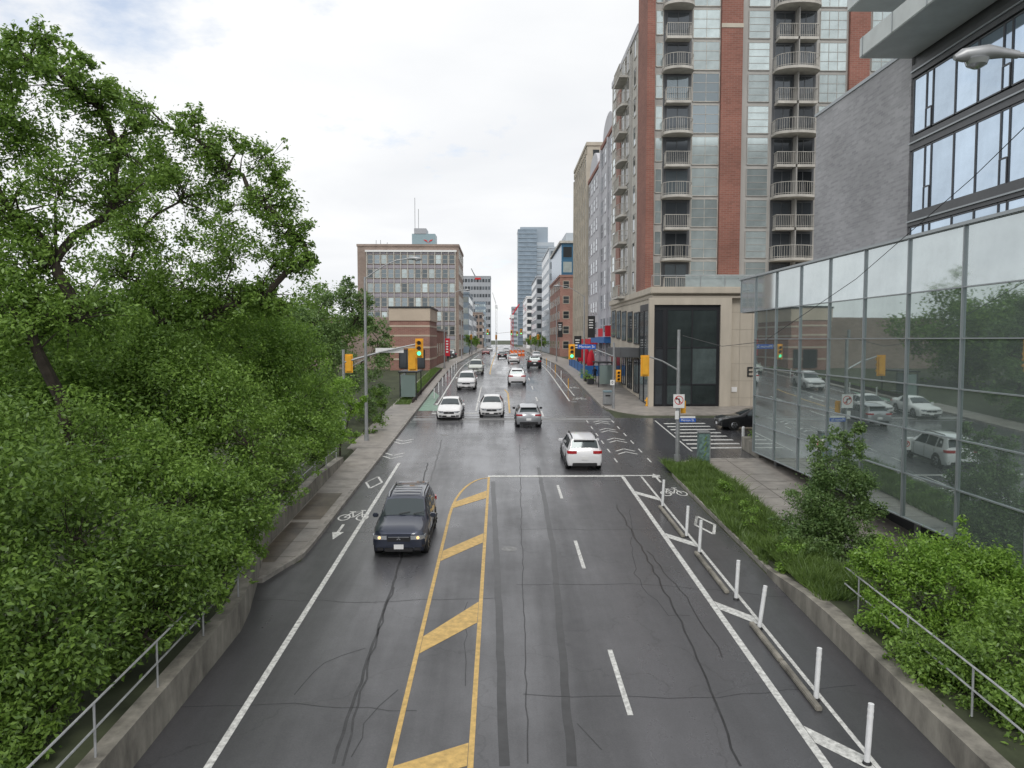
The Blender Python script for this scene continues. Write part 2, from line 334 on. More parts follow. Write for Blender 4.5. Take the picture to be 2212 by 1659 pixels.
one('bike_box',flat,M['green'],[(-6.5,60.2),(-5.6,60.2),(-5.6,70),(-6.5,74)],.009); one('bike_box',flat,M['green'],[(-5.6,60.2),(-3.4,60.2),(-3.9,62.8),(-5.6,63.6)],.009)
def band(m,y0,y1): flat(m,[(-6.4,y0),(8.2,y0),(8.2,y1),(-6.4,y1)],.003)
one('crosswalk_band',band,M['wfaint'],55.2,56.4)
for y in (54.4,57.0): one('crosswalk_line',strip,M['wfaint'],-6.5,8.3,y,y+.22,.005)
for i in range(8):
    y=44.3+i*1.3; one('zebra_bar',flat,M['white'],[(11.3+.05*i,y),(14.6,y+.1),(14.6,y+.48),(11.3+.05*i,y+.38)],Z1)
one('zebra_edge_line',seg,M['white'],(11.1,43.5),(11.3,55),.1,Z1)
def chev(mb,x,y,d):
    for k in (0,.55):
        pline(mb,[(x-.55,y+k*d*1.6),(x,y+k*d*1.6+.7*d),(x+.55,y+k*d*1.6)],.12,Z1)
for y in (42.7,46.3,50.0,53.4): one('chevron_mark',chev,M['white'],7.25,y,1)
for y in (42.2,46.6): one('chevron_mark',chev,M['white'],-6.0,y+1,-1)
for i in range(6):
    y=40.5+i*2.7; one('guide_dash',strip,M['white'],8.1,8.18,y,y+1.1,Z1); one('guide_dash',strip,M['white'],6.27,6.35,y,y+1.1,Z1)
def ringm(mb,x,y,rx,ry,w):
    n=16
    for i in range(n):
        a=2*PI*i/n; b=2*PI*(i+1)/n
        flat(mb,[(x+rx*math.cos(a),y+ry*math.sin(a)),(x+rx*math.cos(b),y+ry*math.sin(b)),(x+(rx-w)*math.cos(b),y+(ry-w*1.6)*math.sin(b)),(x+(rx-w)*math.cos(a),y+(ry-w*1.6)*math.sin(a))],Z1)
def bikem(mb,x,y,f=1):
    ringm(mb,x-.36,y,.25,.45,.06); ringm(mb,x+.36,y,.25,.45,.06)
    A=(x-.36,y);B=(x-.16*f,y+.75);Cc=(x+.0,y+.02);D=(x+.22,y+.8);E=(x+.36,y)
    for a,b in ((A,B),(B,Cc),(A,Cc),(B,D),(Cc,D),(D,E)): seg(mb,a,b,.06,Z1+.001)
    seg(mb,(x-.3,y+.82),(x-.05,y+.82),.1,Z1+.001); seg(mb,(x+.12,y+1.05),(x+.34,y+1.0),.09,Z1+.001); seg(mb,D,(x+.2,y+1.05),.06,Z1+.001)
def arrow(mb,x,y,d):
    seg(mb,(x,y),(x,y+1.1*d),.11,Z1); flat(mb,[(x-.22,y+1.0*d),(x+.22,y+1.0*d),(x,y+1.9*d)],Z1+.001)
def diam(mb,x,y): pline(mb,[(x-.38,y),(x,y+1.2),(x+.38,y),(x,y-1.2),(x-.38,y),(x,y+1.2)],.11,Z1)
q=g(808,1042); one('diamond_mark',diam,M['white'],q[0],q[1]); q=g(763,1118); one('bicycle_mark',bikem,M['white'],*q); q=g(742,1133); one('arrow_mark',arrow,M['white'],q[0],q[1],-1)
q=g(1456,1066); one('bicycle_mark',bikem,M['white'],*q); q=g(1432,1042); one('arrow_mark',arrow,M['white'],q[0]-.1,q[1],1); q=g(1523,1134); one('diamond_mark',diam,M['white'],*q)
q=g(1238,838); one('bicycle_mark',bikem,M['white'],*q); q=g(1252,862); one('bicycle_mark',bikem,M['white'],*q)
one('turn_arrow',pline,M['white'],[(-.5,66),(-.5,69),(-1.1,70)],.2,Z1)
def wig(mb,pts,w,amp,dz=.003,stp=.5):
    out=[]
    for a,b in zip(pts,pts[1:]):
        n=max(2,int(math.dist(a,b)/stp))
        for i in range(n): f=i/n; out.append((a[0]+(b[0]-a[0])*f+random.uniform(-amp,amp),a[1]+(b[1]-a[1])*f+random.uniform(-amp,amp)))
    out.append(pts[-1]); pline(mb,out,w,dz)
def gg(*pp): return [g(*p) for p in pp]
one('tar_seal',wig,M['seal'],gg((1065,1040),(1075,1250),(1090,1655)),.2,.015); one('tar_seal',wig,M['seal'],gg((1163,1010),(1195,1180),(1235,1655)),.19,.02)
one('tar_seal',wig,M['seal'],gg((1330,1090),(1395,1200),(1500,1400),(1600,1655)),.05,.05); one('tar_seal',wig,M['seal'],gg((1400,1190),(1480,1290),(1560,1420)),.035,.07)
one('tar_seal',wig,M['crack'],gg((850,1270),(800,1420),(740,1655)),.05,.05); one('tar_seal',wig,M['crack'],gg((925,1000),(850,1260),(720,1650)),.07,.03)
one('tar_seal',wig,M['seal'],gg((955,950),(930,1040)),.08,.03); one('tar_seal',wig,M['crack'],gg((1122,960),(1140,1650)),.03,.03)
for a in (((560,1296),(780,1300),(1070,1292)),((1120,1262),(1400,1262),(1700,1290)),((350,1530),(640,1522),(900,1535)),((1130,1500),(1500,1508),(1850,1480)),((700,1150),(930,1148)),((1120,1143),(1420,1145)),((900,938),(1400,935)),((1000,1480),(1010,1300)),((760,1640),(790,1560),(860,1490)),((1360,1100),(1370,1240),(1440,1330),(1490,1330)),((1240,1560),(1300,1620)),((640,1500),(700,1430),(790,1400))): one('crack',wig,M['crack'],gg(*a),.024,.07)
def disc(mb,x,y,r): flat(mb,[(x+r*math.cos(i*PI/8),y+r*math.sin(i*PI/8)) for i in range(16)],.004)
for q in ((960,940),(1100,1186),(1240,868),(1075,845)): p=G(*q); one('manhole_cover',disc,M['wfaint'],p.x,p.y,.28)
# ---------------------------------------------------------------- pavements, kerbs
kl=lambda y:-6.58-max(0,(25.5-y))*.28
mb=MB(); kstrip(mb,lambda y:max(wl(y)+.1,-8.3),lambda y:kl(y)-.17,23.2,44,.13,1.2); kstrip(mb,-8.9,-6.75,44,400,.13,5); lsw=tag(mb.build('sidewalk_left',M['side']),kind='structure')
mb=MB(); kstrip(mb,lambda y:kl(y)-.172,kl,23,44,.14,1.2); kstrip(mb,-6.752,-6.58,44,400,.14,5); tag(mb.build('kerb_left',M['kerb']),kind='structure')
mb=MB(); strip(mb,-8.05,-7.35,24.5,29,.138); strip(mb,-8.1,-7.0,29.4,33.5,.138); mb.build('mud_stain',M['brown'],lsw)
mb=MB()
for y in frange(25,84,1.6): strip(mb,-8.0 if y<44 else -8.85,-6.8,y,y+.03,.142)
mb.build('pavement_joint',M['joint2'],lsw)
zt=lambda h:(lambda x,y:zr(y)+h)
cn=[(8.6,8)]+[(8.6,36.5)]+[(8.6+2.8*(1-math.cos(a)),36.5+4.2*math.sin(a)) for a in [PI/2*i/8 for i in range(1,9)]]+[(40,41.5)]
mb=MB(); mb.prism(cn[1:]+[(40,24),(8.6,24)],zt(-.1),zt(.12)); rsw=tag(mb.build('sidewalk_right',M['side']),kind='structure')
mb=MB()
for y in frange(25,40,1.6): strip(mb,10.8,13.6,y,y+.035,.125)
strip(mb,12.2,12.235,25,40.8,.127); mb.build('pavement_joint',M['joint2'],rsw)
mb=MB()
kp=[(8.5,20)]+[(8.5,36.5)]+[(8.5+2.9*(1-math.cos(a)),36.5+4.35*math.sin(a)) for a in [PI/2*i/8 for i in range(1,9)]]+[(40,41.7)]
ki=[(8.68,20)]+[(8.68,36.5)]+[(8.68+2.72*(1-math.cos(a)),36.5+4.1*math.sin(a)) for a in [PI/2*i/8 for i in range(1,9)]]+[(40,41.4)]
for i in range(len(kp)-1): mb.prism([kp[i],kp[i+1],ki[i+1],ki[i]],zt(-.1),zt(.14))
tag(mb.build('kerb_right',M['kerb']),kind='structure')
mb=MB(); fn=[(8.45,62)]+[(8.45+3*(1-math.cos(a)),62-5*math.sin(a)) for a in [PI/2*i/8 for i in range(1,9)]]+[(40,57),(40,62)]
mb.prism(fn,zt(-.1),zt(.13)); kstrip(mb,8.45,12.5,62,400,.13,5); fsw=tag(mb.build('sidewalk_far',M['side']),kind='structure')
mb=MB(); kstrip(mb,8.32,8.452,62,400,.145,5); tag(mb.build('kerb_far',M['kerb']),kind='structure')
mb=MB()
for y in frange(62,84,1.8): strip(mb,8.6,12.3,y,y+.05,.136)
mb.build('pavement_joint',M['joint2'],fsw)
def blades(name,x0,x1,y0,y1,h,n,hh):
    X=RS.uniform(x0,x1,n); Y=RS.uniform(y0,y1,n); Zz=np.array([zr(y) for y in Y])+h
    cl=.3+.7*(np.sin(X*3.1+Y*1.7)*np.sin(Y*2.3-X*1.1)*.5+.5)*(np.sin(X*7+Y*.6)*.3+.85)
    a=RS.uniform(0,2*PI,n); wd=RS.uniform(.012,.03,n); ht=RS.uniform(.3,1.2,n)*hh*cl*1.4; lx=RS.normal(0,.55,n)*ht; ly=RS.normal(0,.55,n)*ht
    V=np.empty((n,3,3)); V[:,0]=np.stack([X-np.cos(a)*wd,Y-np.sin(a)*wd,Zz],1); V[:,1]=np.stack([X+np.cos(a)*wd,Y+np.sin(a)*wd,Zz],1); V[:,2]=np.stack([X+lx,Y+ly,Zz+ht],1)
    return V.reshape(-1,3)
def npmesh(name,V,k,mt,parent=None):
    n=len(V)//k; me=bpy.data.meshes.new(name); me.vertices.add(n*k); me.vertices.foreach_set('co',V.astype(np.float32).ravel()); me.loops.add(n*k); me.loops.foreach_set('vertex_index',np.arange(n*k,dtype=np.int32))
    me.polygons.add(n); me.polygons.foreach_set('loop_start',np.arange(0,n*k,k,dtype=np.int32)); me.polygons.foreach_set('loop_total',np.full(n,k,dtype=np.int32)); me.update(); me.validate(); me.materials.append(mt)
    o=bpy.data.objects.new(name,me); COL.objects.link(o)
    if parent: o.parent=parent
    return o
mb=MB(); strip(mb,8.7,lambda y:10.7,24.5,39.3,.128,1); tag(mb.build('verge',M['turf']),kind='structure')
tag(npmesh('grass',np.concatenate([blades('g',8.55,10.9,24,39.6,.12,30000,.36),blades('g',8.7,10.4,20,25,.45,9000,.4)]),3,M['grass']),'tufted green grass on the verge beside the right kerb','grass',kind='stuff')
mb=MB(); strip(mb,-8.75,-7.5,63,100,.138); tag(mb.build('verge_far',M['turf']),kind='structure')
tag(npmesh('grass',blades('g',-8.75,-7.5,63,100,.13,9000,.25),3,M['grass']),'narrow grass strip along the left pavement past the crossing','grass',kind='stuff')
# ---------------------------------------------------------------- retaining walls + rails
r=thing('retaining_wall','stained concrete retaining wall beside the left cycle lane','wall',(-6.9,8,0))
mb=MB(); q=frange(4,40,1.2)
hw=lambda y:.78 if y<34 else .78-.35*(y-34)/6
for a,b in zip(q,q[1:]):
    mb.prism([(wl(a)+.12,a),(wl(b)+.12,b),(wl(b)-.24,b),(wl(a)-.24,a)],zt(-.2),lambda x,y:zr(y)+hw(y))
mb.build('wall_body',M['conc'],r)
def railing(lab,fxn,ys_,zf,gapn=3):
    r=thing('pipe_railing',lab,'railing',(fxn(ys_[0]),ys_[0],zf(ys_[0])))
    for hgt in (.95,.5): MB().tube([(fxn(y),y,zf(y)+hgt) for y in ys_],.022,6).build('rail',M['rail'],r,True)
    for y in ys_[::gapn]: MB().tube([(fxn(y),y,zf(y)-.03),(fxn(y),y,zf(y)+.95)],.022,6).build('post',M['rail'],r,True)
railing('pale pipe railing on top of the left retaining wall',lambda y:wl(y)-.05,frange(8,39,.8),lambda y:zr(y)+hw(y))
r=thing('retaining_wall','low concrete retaining wall beside the right cycle lane under the bushes','wall',(8.5,8,0))
mb=MB(); q=frange(5,23.5,1.5)
for a,b in zip(q,q[1:]): mb.prism([(8.42,a),(8.42,b),(8.85,b),(8.85,a)],zt(-.2),lambda x,y:zr(y)+(.6 if y<20 else .6-.4*(y-20)/3.5))
mb.build('wall_body',M['conc'],r)
railing('pale pipe railing half hidden in the bushes above the right wall',lambda y:9.0+.01*y,frange(7,19.8,.8),lambda y:zr(y)+.6)
pts=[(1437,1095),(1482,1160),(1520,1195),(1588,1295),(1645,1358),(1763,1512),(1873,1650)]
lb=['farthest white flexible post of the right cycle lane buffer','second farthest white flexible post in the right buffer','third farthest white flexible post in the right buffer','middle white flexible post of the seven in the right buffer','third nearest white flexible post in the right buffer, leaning','second nearest white flexible post in the right buffer','nearest white flexible post at the bottom right of the photo']
for (px,py),l in zip(pts,lb):
    p=G(px,py); b=thing('flexible_post',l,'post',(6.83,p.y,zr(p.y)),'white flexible posts of the right cycle lane')
    MB().tube([(6.83,p.y,zr(p.y)),(6.83,p.y,zr(p.y)+.05)],[.09,.07],10).build('base',M['black'],b,True)
    lean=.14 if 'leaning' in l else .05
    MB().tube([(6.83,p.y,zr(p.y)+.05),(6.83+lean,p.y,zr(p.y)+1.15)],.055,10).build('post_body',M['post'],b,True)
    for h in (.88,1.0): MB().tube([(6.83+lean*(h-.05)/1.1,p.y,zr(p.y)+h),(6.83+lean*h/1.1,p.y,zr(p.y)+h+.05)],.058,10).build('reflective_band',M['wht'],b,True)
for a,b2,l in ((31.5,27.3,'farthest concrete kerb stop'),(25.6,21.9,'middle concrete kerb stop'),(19.8,15.4,'nearest concrete kerb stop')):
    mb=MB()
    for i in range(2):
        ya=b2+(a-b2)*i/2+.04; yb=b2+(a-b2)*(i+1)/2-.04
        mb.prism([(6.63,ya),(6.77,ya),(6.77,yb),(6.63,yb)],zt(0),zt(.10))
    tag(mb.build('kerb_stop',M['conc'],bevel=.02),l+' between the white posts','kerb stop','concrete kerb stops in the buffer')
# ---------------------------------------------------------------- trees
def leafV(cent,rad,npc,size,flat_=.72,soft=.24):
    out=[]
    for c,rr,n in zip(cent,rad,npc):
        d=RS.normal(size=(n,3)); d/=np.linalg.norm(d,axis=1)[:,None]; q=RS.uniform(.05,1,n)**.5
        p=np.array(c)+d*(q*rr)[:,None]*np.array([1,1,flat_]); p+=RS.normal(0,rr*soft,(n,3))
        nrm=d*.45+np.array([0,0,.65])+RS.normal(0,.6,(n,3)); nrm/=np.linalg.norm(nrm,axis=1)[:,None]
        u=np.cross(nrm,RS.normal(size=(n,3))); u/=np.linalg.norm(u,axis=1)[:,None]; v=np.cross(nrm,u)
        s=size*RS.uniform(.55,1.3,n)[:,None]
        V=np.empty((n,4,3)); V[:,0]=p-u*s*.85; V[:,1]=p-v*s*.38+u*s*.05; V[:,2]=p+u*s*.85-nrm*s*.15; V[:,3]=p+v*s*.38+u*s*.05
        out.append(V.reshape(-1,3))
    return np.concatenate(out)
def tree(name,label,cat,base,blobs,mt,leaf=.09,dens=1.0,sub=.36,trunk=.22,nsub=22,group=None,fork=.35,stray=.2,loose=.10):
    base=Vector(base); r=thing(name,label,cat,base,group)
    cen=[];rad=[];npc=[];sub_by=[]
    for c,R in blobs:
        L_=[]; tot=0
        for i in range(nsub):
            d=Vector((random.gauss(0,1),random.gauss(0,1),random.gauss(0,1))).normalized(); q=random.uniform(.15,1)**.55
            far=random.random()<stray
            if far: q=random.uniform(1.0,1.4)
            sc=Vector(c)+Vector((d.x,d.y,d.z*.85))*R*q; sr=R*sub*random.uniform(.55,1.3)*(.5 if far else 1)
            k=int(dens*210*(sr/.7)**2*(.13/leaf)**2)+10; tot+=k
            cen.append(sc); rad.append(sr); npc.append(k); L_.append(sc)
        cen.append(Vector(c)); rad.append(R*1.0); npc.append(int(tot*loose))
        sub_by.append(L_)
    V=leafV(cen,rad,npc,leaf)-np.array(base)
    npmesh('crown',V,4,mt,r)
    mid=sum((Vector(c) for c,R in blobs),Vector())/len(blobs)
    top=base+(mid-base)*fork; mb=MB()
    zmid=base+(top-base)*.5+Vector((random.uniform(-.1,.1),0,0))
    mb.tube([base-Vector((0,0,.3)),zmid,top],[trunk*1.2,trunk,trunk*.85],9)
    order=sorted(range(len(blobs)),key=lambda i:(Vector(blobs[i][0])-top).length)
    nodes=[(top,-1)]; par={}
    for i in order:
        c=Vector(blobs[i][0]); best=min(range(len(nodes)),key=lambda k:(nodes[k][0]-c).length+.35*(nodes[k][0]-top).length+ (1.5*max(0,nodes[k][0].z-c.z)))
        par[len(nodes)]=best; nodes.append((c,i))
    cnt=[1]*len(nodes)
    for k in range(len(nodes)-1,0,-1): cnt[par[k]]+=cnt[k]
    rd=lambda k:trunk*.72*math.sqrt(cnt[k]/len(nodes))
    for k in range(1,len(nodes)):
        a=nodes[par[k]][0]; e=nodes[k][0]; rk=rd(k); ra=min(rd(par[k]),rk*1.35); R=blobs[nodes[k][1]][1]
        j=(e-a).length*.12; m1=a.lerp(e,.35)+Vector((random.uniform(-j,j),random.uniform(-j,j),random.uniform(0,j))); m2=a.lerp(e,.7)+Vector((random.uniform(-j,j),random.uniform(-j,j),random.uniform(0,j)))
        mb.tube([a,m1,m2,e],[ra,rk*1.15,rk*1.0,rk*.7],6)
        for sc in sub_by[nodes[k][1]]:
            st=m2.lerp(e,random.uniform(0,1)); md=st.lerp(sc,.5)+Vector((random.uniform(-.1,.1),random.uniform(-.1,.1),.1))*R*.5; mb.tube([st,md,sc],[min(rk*.5,.03),min(rk*.35,.018),.006],4,False)
    mb.build('trunk',M['bark'],r,True)
    return r
def B(px,py,Y,rp_): p=P(px,py,Y); return (p,rp_*Y/1641.0)
tree('deciduous_tree','tallest broadleaf tree at the left edge of the photo','tree',(-11.5,20.5,1.7),
 [B(60,130,20,70),B(-60,150,20,95),B(150,185,20,66),B(60,260,20.5,98),B(215,225,21,60),B(250,310,21,66),B(-70,330,20,110),B(140,400,20,92),B(20,450,20,105),B(250,430,21,75),B(-90,560,20,120),B(120,560,20,95),B(0,650,19.5,110),B(235,200,20.5,35),B(100,85,20,40),B(170,690,20,100),B(-30,250,20,90),B(30,85,20,30),B(300,270,21,25),B(180,130,20,25),B(60,700,19.3,90)],M['leaf'],.078,.82,.35,.20,23,stray=.26)
tree('deciduous_tree','wide broadleaf tree leaning out over the left kerb','tree',(-12,27,2.1),
 [B(370,280,27,50),B(440,315,27,58),B(310,340,27,78),B(490,365,27,58),B(570,345,27,48),B(400,420,27,88),B(560,440,27,70),B(625,490,27,48),B(310,490,27,90),B(480,540,27,82),B(600,560,27,54),B(645,580,27,32),B(390,610,27,88),B(520,650,27,62),B(270,600,26,90),B(420,250,27,25),B(570,640,27,45),B(605,395,27,26),B(290,225,26,38),B(645,520,27.5,30),B(450,690,27,80),B(340,700,26,90),B(670,560,27.5,18),B(520,310,27,22),B(600,670,27,30)],M['leaf'],.086,.82,.35,.20,23,stray=.26)
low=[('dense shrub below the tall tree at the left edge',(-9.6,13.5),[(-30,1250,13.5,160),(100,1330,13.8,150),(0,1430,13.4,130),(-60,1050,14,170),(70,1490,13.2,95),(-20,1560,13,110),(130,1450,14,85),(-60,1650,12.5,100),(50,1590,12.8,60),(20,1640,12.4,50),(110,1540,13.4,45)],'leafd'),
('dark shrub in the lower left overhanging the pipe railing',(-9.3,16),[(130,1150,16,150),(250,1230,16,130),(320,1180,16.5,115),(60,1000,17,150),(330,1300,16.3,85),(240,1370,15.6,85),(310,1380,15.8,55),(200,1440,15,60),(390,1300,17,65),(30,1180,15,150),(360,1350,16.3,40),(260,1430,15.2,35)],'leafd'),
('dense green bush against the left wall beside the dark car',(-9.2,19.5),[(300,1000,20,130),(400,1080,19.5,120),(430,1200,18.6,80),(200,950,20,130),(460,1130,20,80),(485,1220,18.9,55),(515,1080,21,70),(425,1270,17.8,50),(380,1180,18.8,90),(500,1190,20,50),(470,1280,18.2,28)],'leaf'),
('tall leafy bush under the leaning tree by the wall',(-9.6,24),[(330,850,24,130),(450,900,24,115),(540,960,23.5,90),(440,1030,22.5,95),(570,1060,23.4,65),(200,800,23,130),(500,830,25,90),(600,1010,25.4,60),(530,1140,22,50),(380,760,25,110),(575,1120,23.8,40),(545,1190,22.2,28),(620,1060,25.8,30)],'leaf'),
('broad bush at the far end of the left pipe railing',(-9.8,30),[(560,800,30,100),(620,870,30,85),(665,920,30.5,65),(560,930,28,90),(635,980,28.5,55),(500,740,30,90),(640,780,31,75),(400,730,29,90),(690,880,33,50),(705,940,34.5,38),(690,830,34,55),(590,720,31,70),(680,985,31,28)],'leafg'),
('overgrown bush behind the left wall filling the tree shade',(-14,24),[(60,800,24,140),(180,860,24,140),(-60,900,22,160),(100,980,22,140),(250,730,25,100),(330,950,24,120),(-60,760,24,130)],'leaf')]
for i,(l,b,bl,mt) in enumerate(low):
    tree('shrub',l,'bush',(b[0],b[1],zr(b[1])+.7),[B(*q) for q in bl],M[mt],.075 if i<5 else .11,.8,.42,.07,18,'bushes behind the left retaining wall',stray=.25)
tree('deciduous_tree','mid sized tree behind the left street lamp','tree',(-12.5,54,2.7),[B(700,650,54,38),B(745,640,54,35),B(680,700,53,45),B(770,690,54,45),B(720,750,54,55),B(800,700,55,32),B(815,760,55,34),B(650,750,52,45),B(775,800,54,50),B(710,830,53,50),B(820,850,56,30),B(650,680,53,25),B(750,612,54,18),B(835,720,56,16),B(780,645,54,22),B(700,900,52,45),B(800,890,54,35)],M['leafc'],.12,1.0,.40,.16,14,stray=.26)
tree('young_tree','bright yellow green sapling beside the left lamp pole','tree',(-8.9,42,2.1),[B(735,845,42,32),B(760,885,42,24),B(715,900,41,36),B(740,940,41,26),B(775,875,42,10),B(700,850,42,28),B(785,862,42,8)],M['leafb'],.10,1.1,.42,.05,12)
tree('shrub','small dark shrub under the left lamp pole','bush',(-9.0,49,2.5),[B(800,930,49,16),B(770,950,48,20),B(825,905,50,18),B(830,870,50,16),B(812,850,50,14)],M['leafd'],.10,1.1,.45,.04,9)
for i,(px,py,Y,rr) in enumerate(((640,690,80,90),(560,700,75,110),(420,690,70,120),(250,700,65,140),(60,700,60,160),(-80,700,58,160))):
    c=P(px,py,Y); R=rr*Y/1641
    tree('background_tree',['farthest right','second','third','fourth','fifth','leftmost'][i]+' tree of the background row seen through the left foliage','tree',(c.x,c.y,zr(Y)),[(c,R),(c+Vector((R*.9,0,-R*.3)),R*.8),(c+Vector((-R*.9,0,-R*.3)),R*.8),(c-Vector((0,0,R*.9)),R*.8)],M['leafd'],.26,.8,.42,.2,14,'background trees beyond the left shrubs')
tree('shrub','large feathery green shrub in front of the glass facade','bush',(10.9,25.5,1.4),[B(1785,1010,25.5,46),B(1760,1070,25.5,56),B(1830,1050,25.5,56),B(1745,1130,25.5,56),B(1800,1140,25,66),B(1850,1110,25,48),B(1735,1200,24.5,55),B(1810,1220,24,60),B(1835,970,25.5,28),B(1870,1170,24.5,36),B(1765,965,25.5,24),B(1705,1160,25,24),B(1855,925,25.5,13),B(1810,945,25.5,22),B(1770,1270,23.6,30)],M['leafc'],.066,1.1,.42,.05,20,stray=.3)
tree('shrub','green locust bush above the right railing','bush',(10.6,18.5,1.4),[B(1960,1210,19,72),B(2060,1200,19,72),B(1900,1265,18.8,60),B(2010,1290,18,88),B(2120,1230,19,72),B(2130,1330,17.5,85),B(1920,1340,17.8,55),B(2190,1290,18,70),B(1870,1205,19,36)],M['leafb'],.060,1.05,.40,.05,20,stray=.3)
tree('shrub','dark leafy bush at the bottom right corner','bush',(10.0,14.5,1.2),[B(2060,1440,15.5,80),B(2160,1430,15,100),B(2120,1540,14.7,80),B(2220,1530,14,95),B(2230,1360,15.5,90),B(1980,1400,16.2,55),B(2200,1630,13.5,60),B(2030,1500,15.4,45),B(2280,1690,13,60),B(1950,1440,16.6,26),B(2090,1590,14.3,35)],M['leaf'],.066,1.05,.42,.05,20)
tree('shrub','small weedy shrub on the right kerb edge','bush',(9.1,23,1.6),[B(1700,1190,23.5,30),B(1780,1260,22.5,34),B(1850,1300,20.5,30),B(1735,1240,23,30),B(1690,1225,23,18),B(1880,1370,18.5,22),B(1800,1320,20.8,18)],M['leafg'],.065,1.1,.45,.03,12)
tree('shrub','low weeds at the near end of the right verge','bush',(9.6,26,1.6),[((9.3+.35*(i%3),24.5+i*1.1,zr(24.5+i*1.1)+.35),.38) for i in range(9)],M['leafg'],.06,.8,.45,.01,8)
mb=MB(); mb.prism([(14.2,41.2),(16.5,41.2),(16.5,44.2),(14.2,44.2)],zt(0),zt(.75)); tag(mb.build('planter_wall',M['conc'],bevel=.02),'low concrete planter wall at the corner of the glass building','planter')
tree('hedge','clipped green hedge behind the low planter wall','hedge',(15.3,43,2.9),[((15+i*.5,43.2,3.2),.55) for i in range(5)],M['leafb'],.09,1.0,.5,.03,10)
for i,(x,Y) in enumerate(((10.3,190),(-7.6,190),(10.3,220),(-7.6,240),(10.3,260))):
    z=zr(Y); tree('street_tree',['street tree by the brown building','street tree on the left beyond the office','middle street tree on the right pavement','far street tree on the left','farthest street tree on the right'][i],'tree',(x,Y,z),[((x,Y,z+3.4),1.2),((x+.5,Y,z+2.8),1.1),((x-.5,Y,z+4.2),1.0)],M['leafg'],.22,.8,.45,.1,9,'small street trees far along the road')
# ---------------------------------------------------------------- vehicles
def stations(ty):
    if ty=='suv': return 4.6,1.68,[(0,.40,.66,.76,.66,.74,.66,.84),(.1,.27,.80,.87,.82,.86,.75,.95),(.5,.24,.84,.90,.88,.94,.76,1.02),(1.25,.24,.85,.91,.89,1.0,.79,1.09),(2.0,.24,.85,.91,.89,1.01,.67,1.57),(2.7,.24,.85,.91,.89,1.02,.69,1.64),(3.6,.24,.85,.91,.89,1.03,.68,1.63),(4.22,.24,.84,.91,.88,1.04,.65,1.57),(4.47,.26,.82,.89,.85,1.05,.75,1.09),(4.57,.30,.78,.85,.80,.92,.68,.96),(4.61,.42,.72,.78,.72,.78,.6,.80)],(.88,3.72,.35)
    if ty=='sedan': return 4.75,1.44,[(0,.34,.6,.70,.64,.64,.58,.70),(.12,.22,.78,.86,.8,.74,.70,.80),(.5,.19,.82,.9,.86,.82,.72,.88),(1.3,.19,.84,.91,.88,.90,.76,.97),(2.15,.19,.84,.91,.88,.91,.58,1.36),(2.75,.19,.84,.91,.88,.92,.60,1.42),(3.35,.19,.84,.91,.88,.93,.58,1.38),(4.1,.19,.83,.90,.86,.94,.72,1.04),(4.6,.24,.80,.87,.80,.92,.70,1.04),(4.7,.30,.76,.82,.75,.84,.66,.95),(4.75,.40,.70,.76,.7,.72,.6,.78)],(.92,3.75,.33)
    return 4.1,1.46,[(0,.36,.6,.70,.64,.68,.58,.74),(.1,.24,.76,.83,.79,.80,.70,.86),(.45,.2,.79,.86,.84,.87,.72,.94),(.95,.2,.80,.87,.85,.93,.74,1.01),(1.7,.2,.8,.87,.85,.94,.58,1.40),(2.35,.2,.8,.87,.85,.95,.6,1.46),(3.1,.2,.8,.87,.85,.96,.59,1.44),(3.6,.2,.79,.86,.84,.97,.56,1.38),(3.93,.24,.78,.84,.80,.98,.68,1.02),(4.06,.28,.75,.81,.76,.88,.64,.92),(4.1,.4,.7,.76,.7,.74,.58,.76)],(.8,3.3,.31)
